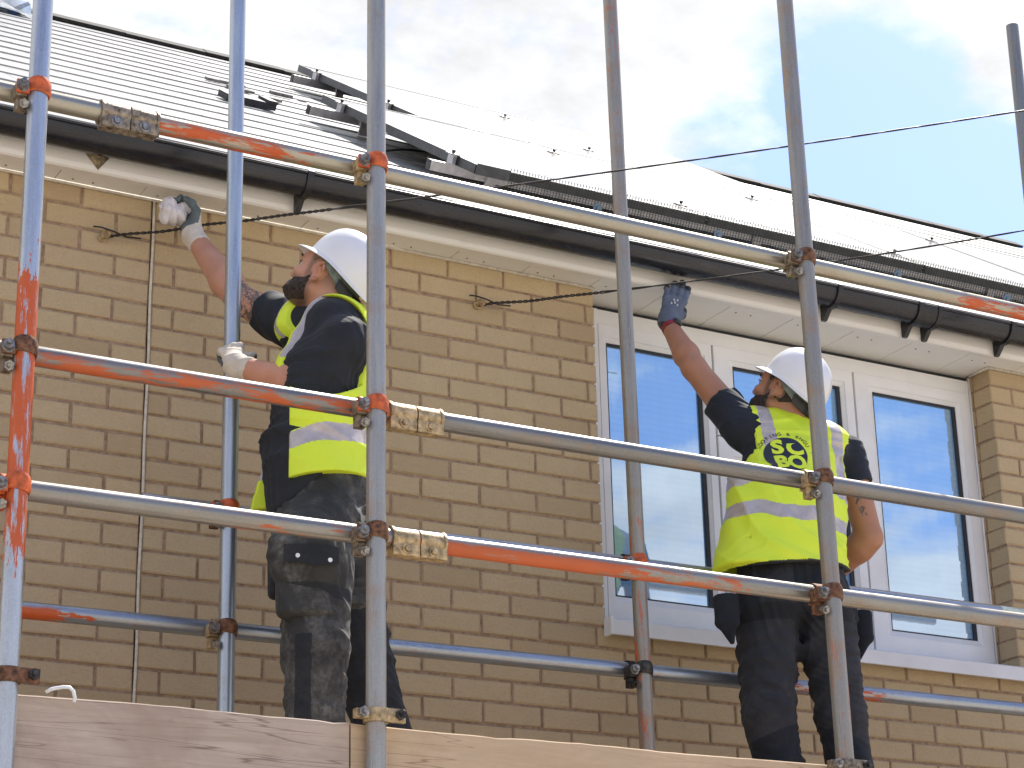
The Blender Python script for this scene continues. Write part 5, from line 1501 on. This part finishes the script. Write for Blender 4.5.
# ---------------------------------------------------------------- worker on the right
def worker2():
    J = J2; l = nrm(V3(-.95, .31, 0)); f = V3(l[1], -l[0], 0)
    H = Frame(J['H'], V3(-.47*.88, .88*.88, .47), V3(.47*.47, -.88*.47, .88))
    J['lan'] = V3(.875, -.64, -2.20); J['ran'] = V3(1.115, -.70, -2.20)
    lo, hi = bounds([J[k] for k in ('H', 'neck', 'lsh', 'rsh', 'lel', 'rel', 'rwr', 'lwr', 'lan', 'ran', 'pelvis', 'rhand')], .16)
    lo[2] = -2.29; hi[1] = min(hi[1], -.05)
    B = Field(lo, hi, .0045)
    torso(B, J, (f, l), 0.0)
    arm(B, J['lsh'], J['lel'], J['lwr'], (.056, .044, .045, .028)); arm(B, J['rsh'], J['rel'], J['rwr'], (.057, .046, .048, .032))
    for s_ in 'lr':
        B.cone(J[s_+'hip'], J[s_+'kn'], .078, .055, .03); B.cone(J[s_+'kn'], J[s_+'an'], .052, .038, .02)
        B.cone(J[s_+'an']-Z*.02, J[s_+'an']-Z*.055+f*.10, .035, .030, .02)
    add_head(B, H, J['neck'])
    def red(V): return np.where(V[:, 2] > -.62, .35, .25)*np.ones(len(V))
    def tat(V):
        t = ((V-J['rel']) @ (J['rsh']-J['rel']))/np.linalg.norm(J['rsh']-J['rel'])**2
        ax = nrm(J['rsh']-J['rel']); w = V-(J['rel']+np.clip(t, 0, 1)[:, None]*(J['rsh']-J['rel']))
        back = w @ nrm(V3(-.1, -1, -.1))
        s2 = w @ nrm(V3(.87, -.48, 0))
        return np.where((t > .22) & (t < .60) & (back > .015) & (np.abs(s2+.012-(t-.4)*-.06) < .010), 1., 0.)
    body = mesh_of('person', B, SK2, attr={'red': red, 'tattoo': tat, 'stubble': stubble(H, 1.)})
    setp(body, 'person seen from behind before the window, yellow vest with round emblem, left arm raised', 'person', 'workers on the scaffold platform')
    lo, hi = bounds([J[k] for k in ('neck', 'lsh', 'rsh', 'lel', 'rel', 'pelvis')], .17)
    T = Field(lo, hi, .0042)
    torso(T, J, (f, l), .013)
    def sleeve_of(T, parts, pr, d):
        S = T.copy(); S.D[:] = .08
        for q in parts: S.cone(*q)
        S.cut(pr, d); h = np.clip(.5+.5*(T.D-S.D)/.03, 0, 1); T.D = (T.D*(1-h)+S.D*h-.03*h*(1-h)).astype(F32)
    sleeve_of(T, [(J['lsh'], J['lsh']*.4+J['lel']*.6, .074, .066, .03)], J['lsh']+(J['lel']-J['lsh'])*.46, nrm(J['lel']-J['lsh']))
    sleeve_of(T, [(J['rsh'], J['rsh']*.4+J['rel']*.6, .070, .064, .03)], J['rsh']+(J['rel']-J['rsh'])*.37, nrm(J['rel']-J['rsh']))
    T.wrinkle(.007, 40, (.35, .2, 1), 23, .5)
    T.ell(J['neck']+f*.018+Z*.055, (.078, .075, .050), (f, l, Z), .006, 's')
    T.cut(J['pelvis']-Z*.02, -Z)
    mesh_of('t_shirt', T, M_TEE2, body)
    # vest
    lo, hi = bounds([J[k] for k in ('neck', 'lsh', 'rsh', 'hemc')], .27); lo[2] = J['hemc'][2]-.12; hi[2] = J['neck'][2]+.10
    Vf = Field(lo, hi, .0038)
    torso(Vf, J, (f, l), .024)
    hem = J['hemc']
    Vf.ecyl(hem-Z*.06, J['chest']-Z*.05, (.236, .172), (.190, .150), l, .05, round_=.01)
    Vf.wrinkle(.010, 24, (.45, .2, .8), 31, .7); Vf.wrinkle(.004, 55, (.3, .2, .9), 32, .8)
    # hollow skirt
    In = Vf.copy(); In.D[:] = .08
    In.ecyl(hem-Z*.20, hem+Z*.10, (.226, .160), (.165, .120), l, 0, round_=.01)
    Vf.D = np.maximum(Vf.D, -In.D)
    X, Y, Zc = Vf.full(); o = J['chest']
    lf = (X-o[0])*f[0]+(Y-o[1])*f[1]; ll_ = (X-o[0])*l[0]+(Y-o[1])*l[1]
    reg = -np.ones(Vf.D.shape, F32)
    for sh, el, rr_, w_ in (('lsh', 'lel', .088, .166), ('rsh', 'rel', .095, .146)):
        c_ = J[sh]+Z*(-.045 if sh == 'rsh' else -.03)
        sg_ = 1 if sh == 'lsh' else -1
        lz = Zc-c_[2]; la = (X-c_[0])*f[0]+(Y-c_[1])*f[1]
        hole = (.125-np.sqrt(la**2+(lz*.92)**2))
        ledge = sg_*((X-J['shc'][0])*l[0]+(Y-J['shc'][1])*l[1])-w_+.03*np.clip(lz/.1, -1, 1)*0
        reg = np.maximum(reg, np.minimum(hole, ledge))
        out_ = sg_*((X-J['shc'][0])*l[0]+(Y-J['shc'][1])*l[1])-.182
        reg = np.maximum(reg, np.minimum(out_, Zc-(c_[2]-.09)))
    nk = .072-np.sqrt((X-J['neck'][0]-f[0]*.012)**2+(Y-J['neck'][1]-f[1]*.012)**2+((Zc-J['neck'][2]-.028)*.85)**2)
    reg = np.maximum(reg, nk)
    Vf.D = np.maximum(Vf.D, reg.astype(F32))
    nh = nrm(V3(.06, 0, -1)); Vf.cut(hem-Z*.005, nh)
    def vm(Cn):
        a = (Cn-o) @ f; b_ = (Cn-J['shc']) @ l; c = Cn[:, 2]
        m = np.zeros(len(Cn), int)
        wv = .007*np.sin(b_*34+.6)+.004*np.sin(b_*71)
        z1 = -.905+wv+.10*b_; z2 = -1.035+.8*wv+.15*b_
        m[np.abs(c-z1) < .026] = 1; m[np.abs(c-z2) < .026] = 1
        m[(np.abs(b_-.124) < .022) & (c > z1)] = 1; m[(np.abs(b_+.118) < .022) & (c > z1)] = 1
        hz = hem[2]-.005+.06*(Cn[:, 0]-hem[0])
        m[c < hz+.007] = 2
        rn = np.linalg.norm(Cn-J['neck']-f*.012-Z*.028, axis=1)
        m[(rn < .078)] = 2
        return m
    vest = mesh_of('hi_vis_vest', Vf, [M_HIVIS, M_REFL, M_BIND], body, vm)
    # trousers
    lo, hi = bounds([J[k] for k in ('pelvis', 'lhip', 'rhip', 'lkn', 'rkn', 'lan', 'ran')], .18); hi[2] = J['waist'][2]-.04
    L = Field(lo, hi, .0046)
    L.ecyl(J['pelvis']-Z*.10, J['pelvis']+Z*.12, (.185, .135), (.168, .128), l, .03, round_=.03)
    for s_, w_ in (('l', 1), ('r', .94)):
        L.cone(J[s_+'hip']-Z*.02, J[s_+'kn']+Z*.02, .106*w_, .086*w_, .05); L.cone(J[s_+'kn'], J[s_+'an']+Z*.06, .085*w_, .072, .03)
    L.ell(J['pelvis']-f*.06+l*.085-Z*.05, (.085, .09, .10), (f, l, Z), .04); L.ell(J['pelvis']-f*.06-l*.085-Z*.05, (.085, .09, .10), (f, l, Z), .04)
    L.wrinkle(.011, 30, (.3, .3, 1), 41, .7); L.wrinkle(.005, 70, (.7, .2, .8), 42, .8)
    def tm(Cn):
        m = np.ones(len(Cn), int); a = (Cn-J['pelvis']) @ f; b_ = (Cn-J['pelvis']) @ l; c = Cn[:, 2]
        m[(c < -1.385) & (c > -1.70-.10*np.abs(b_)*4) & (np.abs(b_) > .028)] = 0
        m[(c < -1.20) & (c > -1.335) & (b_ > .035) & (b_ < .155) & (a < 0)] = 0
        m[(c < -1.20) & (c > -1.335) & (b_ < -.06) & (b_ > -.16) & (a < 0)] = 0
        return m
    tr = mesh_of('work_trousers', L, [M_TROUSER2, M_TROUSER2B], body, tm)
    for key, nm in (('pouchL', 1), ('pouchR', -1)):
        c0 = J[key]+(l*.0)
        Pk = Field(c0-.15, c0+.15, .0045)
        Pk.ecyl(c0+Z*.075, c0-Z*.035, (.042, .020), (.040, .022), nrm(V3(.75, -.6, 0)), 0, round_=.012)
        Pk.cone(c0-Z*.03, c0-Z*.085+l*(-.012*nm), .030, .010, .02, flat=(nrm(V3(.6, .75, 0)), 1.6))
        pk = mesh_of('holster_pocket', Pk, M_TROUSER2B, tr)
    for s_ in 'lr':
        a = J[s_+'an']; Bt = Field(a-.2, a+V3(.2, .2, .16), .006)
        Bt.cone(a+Z*.05, a-Z*.03, .060, .056, .02); Bt.cone(a-Z*.045-f*.03, a-Z*.052+f*.14, .052, .046, .03)
        Bt.D = np.maximum(Bt.D, (deck_z()+.001-Bt.full()[2]).astype(F32))
        mesh_of('work_boot', Bt, M_BLACK, body)
    # belt loops
    Hb = Field(H(0, 0, -.03)-.17, H(0, 0, -.03)+.17, .0034)
    add_head(Hb, H, J['neck'])
    X, Y, Zc = Hb.full(); loc = [(X-H.o[0])*q[0]+(Y-H.o[1])*q[1]+(Zc-H.o[2])*q[2] for q in (H.f, H.l, H.u)]
    a, b_, c = loc; base = Hb.D.copy()
    nz_ = .0020*np.sin(X*420+Zc*160)*np.sin(Y*380+Zc*240)+.0014*np.sin((X+Y)*700+Zc*520)
    thick = .004+.009*np.clip((-.05-c)/.06, 0, 1)*np.clip((a-.0)/.05, 0, 1)
    top = np.interp(a, [-.02, .0, .03, .06, .08, .12], [.0, -.008, -.040, -.050, -.047, -.047]) if False else np.where(a > .078, -.048, np.where(a > .03, -.040-.009*(a-.03)/.048, -.006-.034*np.clip((a+.006)/.036, 0, 1)))
    reg = np.maximum.reduce([c-top, (.006+.16*np.maximum(0, -.05-c)*0)-a, (-.098-.36*(a+.005))-c, .030-np.sqrt((a+.012)**2+(c+.010)**2)])
    thick = np.minimum(thick*.75, -.0004+.28*np.maximum(-reg, 0))
    Hb.D = np.maximum(base-thick-nz_*np.clip(thick/.007, 0, 1), reg).astype(F32); mesh_of('beard', Hb, M_HAIR, body, relax=0)
    reg = np.maximum.reduce([a-.030+.9*np.maximum(0, (.02-c)), (-.055-.35*(a+.02))-c])
    reg = np.maximum(reg, .038-np.sqrt((a+.010)**2+(c+.008)**2))
    Hb.D = np.maximum(base-.0045-nz_*.5, reg).astype(F32); mesh_of('cropped_hair', Hb, M_HAIR, body, relax=0)
    face_details(H, body)
    helmet_for(H, body, .032, -.030)
    return body, vest, J, H, f, l
b2, vest2, JJ2, H2, f2, l2 = worker2()
# raised left glove, fingers up under the gutter, back of the hand to the camera
W = JJ2['lwr']; fd = nrm(V3(.872, -.195, .045)-W)
n = nrm(V3(.25, .95, -.1)-fd*np.dot(V3(.25, .95, -.1), fd)); sd_ = nrm(V3(.9, -.3, 0))
F, P_, tips = hand_field(.2, W, fd, n, sd_, [(10, 26, 26), (8, 24, 24), (10, 26, 24), (14, 30, 26)], (.07, .02, -.03, -.08),
    [(.03, .026, .006), (.055, .042, .020), (.078, .044, .036), (.096, .038, .048)], scale=1.14, rad=.0108, cuff=-(JJ2['lwr']-JJ2['lel']), cuffr=.034, palm_t=.020)
F.wrinkle(.0018, 110, (.5, .3, 1), 9, .6)
def gm2(Cn):
    m = np.zeros(len(Cn), int); a = (Cn-W) @ fd; q = (Cn-W) @ n
    m[(a > .150) | (q > .010)] = 1; m[a < -.018] = 1; return m
gl = mesh_of('glove', F, [M_GLOVEB, M_GLOVED], b2, gm2)
bm = bmesh.new()     # pale print on the back of the glove
for k, (u, v_) in enumerate(((-.012, .0), (-.002, .006), (.008, .001), (-.007, .014), (.004, .017))):
    c_ = P_(.058+v_, u+.004, -.0215); q = [bm.verts.new(c_+fd*a_+np.cross(fd, n)*b_) for a_, b_ in ((-.004, -.003), (-.004, .003), (.005, .004), (.004, -.003))]; bm.faces.new(q)
bmesh.ops.solidify(bm, geom=bm.faces[:], thickness=.0012)
obj('glove_print', bm, M_WHITE, gl)
# watch
ax = nrm(JJ2['lwr']-JJ2['lel']); c0 = JJ2['lwr']-ax*.040
bm = bmesh.new(); ring(bm, c0, ax, .0285, .0335, .020, 28); wt = obj('wristwatch', bm, simple('red_watch_strap', (.30, .03, .035), .5, .2, 40), b2, smooth='auto')
nb = nrm(V3(.35, -.93, .0)-ax*np.dot(V3(.35, -.93, .0), ax))
bm = bmesh.new(); rod(bm, c0+nb*.030, c0+nb*.040, .019, 24); obj('watch_face', bm, M_BLACK, wt, smooth='auto')
# hidden right hand on the hip in front
W3 = JJ2['rwr']; fd3 = nrm(JJ2['rhand']-W3)
F, _, _ = hand_field(.2, W3, fd3, V3(0, -.9, .3), V3(0, 0, 1), [(20, 30, 20)]*4, (.1, .03, -.05, -.1), [(.03, .030, .008), (.055, .052, .022), (.078, .056, .035), (.095, .050, .045)], cuff=-(JJ2['rwr']-JJ2['rel']), cuffr=.036, palm_t=.020)
mesh_of('glove', F, [M_GLOVEB, M_GLOVED], b2)

# round emblem printed on the back of the right vest, laid onto the cloth
from mathutils.bvhtree import BVHTree
dg = bpy.context.evaluated_depsgraph_get()
bv = BVHTree.FromPolygons([tuple(v_.co) for v_ in vest2.data.vertices], [tuple(p.vertices) for p in vest2.data.polygons])
lc = JJ2['logo']-l2*.026+Z*.027; rt = -l2; up = Z; inn = f2
def lay(bm, off):
    """cut a flat print (x right, y up, metres) fine enough, then drop it on the vest"""
    xs = [v_.co.x for v_ in bm.verts]; ys = [v_.co.y for v_ in bm.verts]
    st = .009
    for ax_, lo_, hi_ in ((0, min(xs), max(xs)), (1, min(ys), max(ys))):
        k = math.ceil(lo_/st)
        while k*st < hi_:
            co_ = [0, 0, 0]; no_ = [0, 0, 0]; co_[ax_] = k*st; no_[ax_] = 1
            bmesh.ops.bisect_plane(bm, geom=bm.verts[:]+bm.edges[:]+bm.faces[:], plane_co=co_, plane_no=no_); k += 1
    dead = []
    for v_ in bm.verts:
        p = Vector(lc+rt*v_.co.x+up*v_.co.y-inn*.5)
        h = bv.ray_cast(p, Vector(inn), 1.0)
        if h[0] is None: dead.append(v_); continue
        v_.co = h[0]-Vector(inn)*off
    if dead: bmesh.ops.delete(bm, geom=dead, context='VERTS')
    return bm
def glyph(ch, size, x, y, rot=0, bold=.0, sx=1.0):
    cu = bpy.data.curves.new('t', 'FONT'); cu.body = ch; cu.size = size; cu.align_x = 'CENTER'; cu.align_y = 'CENTER'; cu.offset = bold; cu.resolution_u = 3
    o = bpy.data.objects.new('t', cu); COL.objects.link(o); bpy.context.view_layer.update()
    me = bpy.data.meshes.new_from_object(o.evaluated_get(bpy.context.evaluated_depsgraph_get()))
    me.transform(Matrix.Translation((x, y, 0)) @ Matrix.Rotation(rot, 4, 'Z') @ Matrix.Diagonal((sx, 1, 1, 1)))
    bpy.data.objects.remove(o); bpy.data.curves.remove(cu); return me
def disc(bm, r, n=40, x=0, y=0, a0=0, a1=360, r0=None):
    if r0 is None:
        bm.faces.new([bm.verts.new((x+r*math.cos(2*math.pi*i/n), y+r*math.sin(2*math.pi*i/n), 0)) for i in range(n)])
    else:
        A_ = [[bm.verts.new((x+q*math.cos(R(a0+(a1-a0)*i/n)), y+q*math.sin(R(a0+(a1-a0)*i/n)), 0)) for q in (r0, r)] for i in range(n+1)]
        for p, q in zip(A_, A_[1:]): bm.faces.new((p[0], p[1], q[1], q[0]))
M_PRINT = simple('navy_print', (.018, .024, .045), .5, .2, 60)
bm = bmesh.new(); disc(bm, .072)
obj('emblem_disc', lay(bm, .0016), M_PRINT, vest2, smooth=True)
bm = bmesh.new()
for ch, x, y, s_ in (('S', -.024, .033, .074), ('C', .032, .028, .078), ('B', -.022, -.030, .072), ('O', .030, -.032, .076)):
    bm.from_mesh(glyph(ch, s_, x, y, 0, .0035, 1.05))
bmesh.ops.delete(bm, geom=[v_ for v_ in bm.verts if v_.co.length > .0735], context='VERTS')
obj('emblem_letters', lay(bm, .0030), M_HIVIS, vest2)
bm = bmesh.new()
for k, ch in enumerate('· ROOFING & ENGU ·'):
    if ch == ' ': continue
    a = R(172-k*9.6); rr_ = .088
    bm.from_mesh(glyph(ch, .019, rr_*math.cos(a), rr_*math.sin(a), a-math.pi/2, .0002))
obj('emblem_lettering', lay(bm, .0018), M_PRINT, vest2)
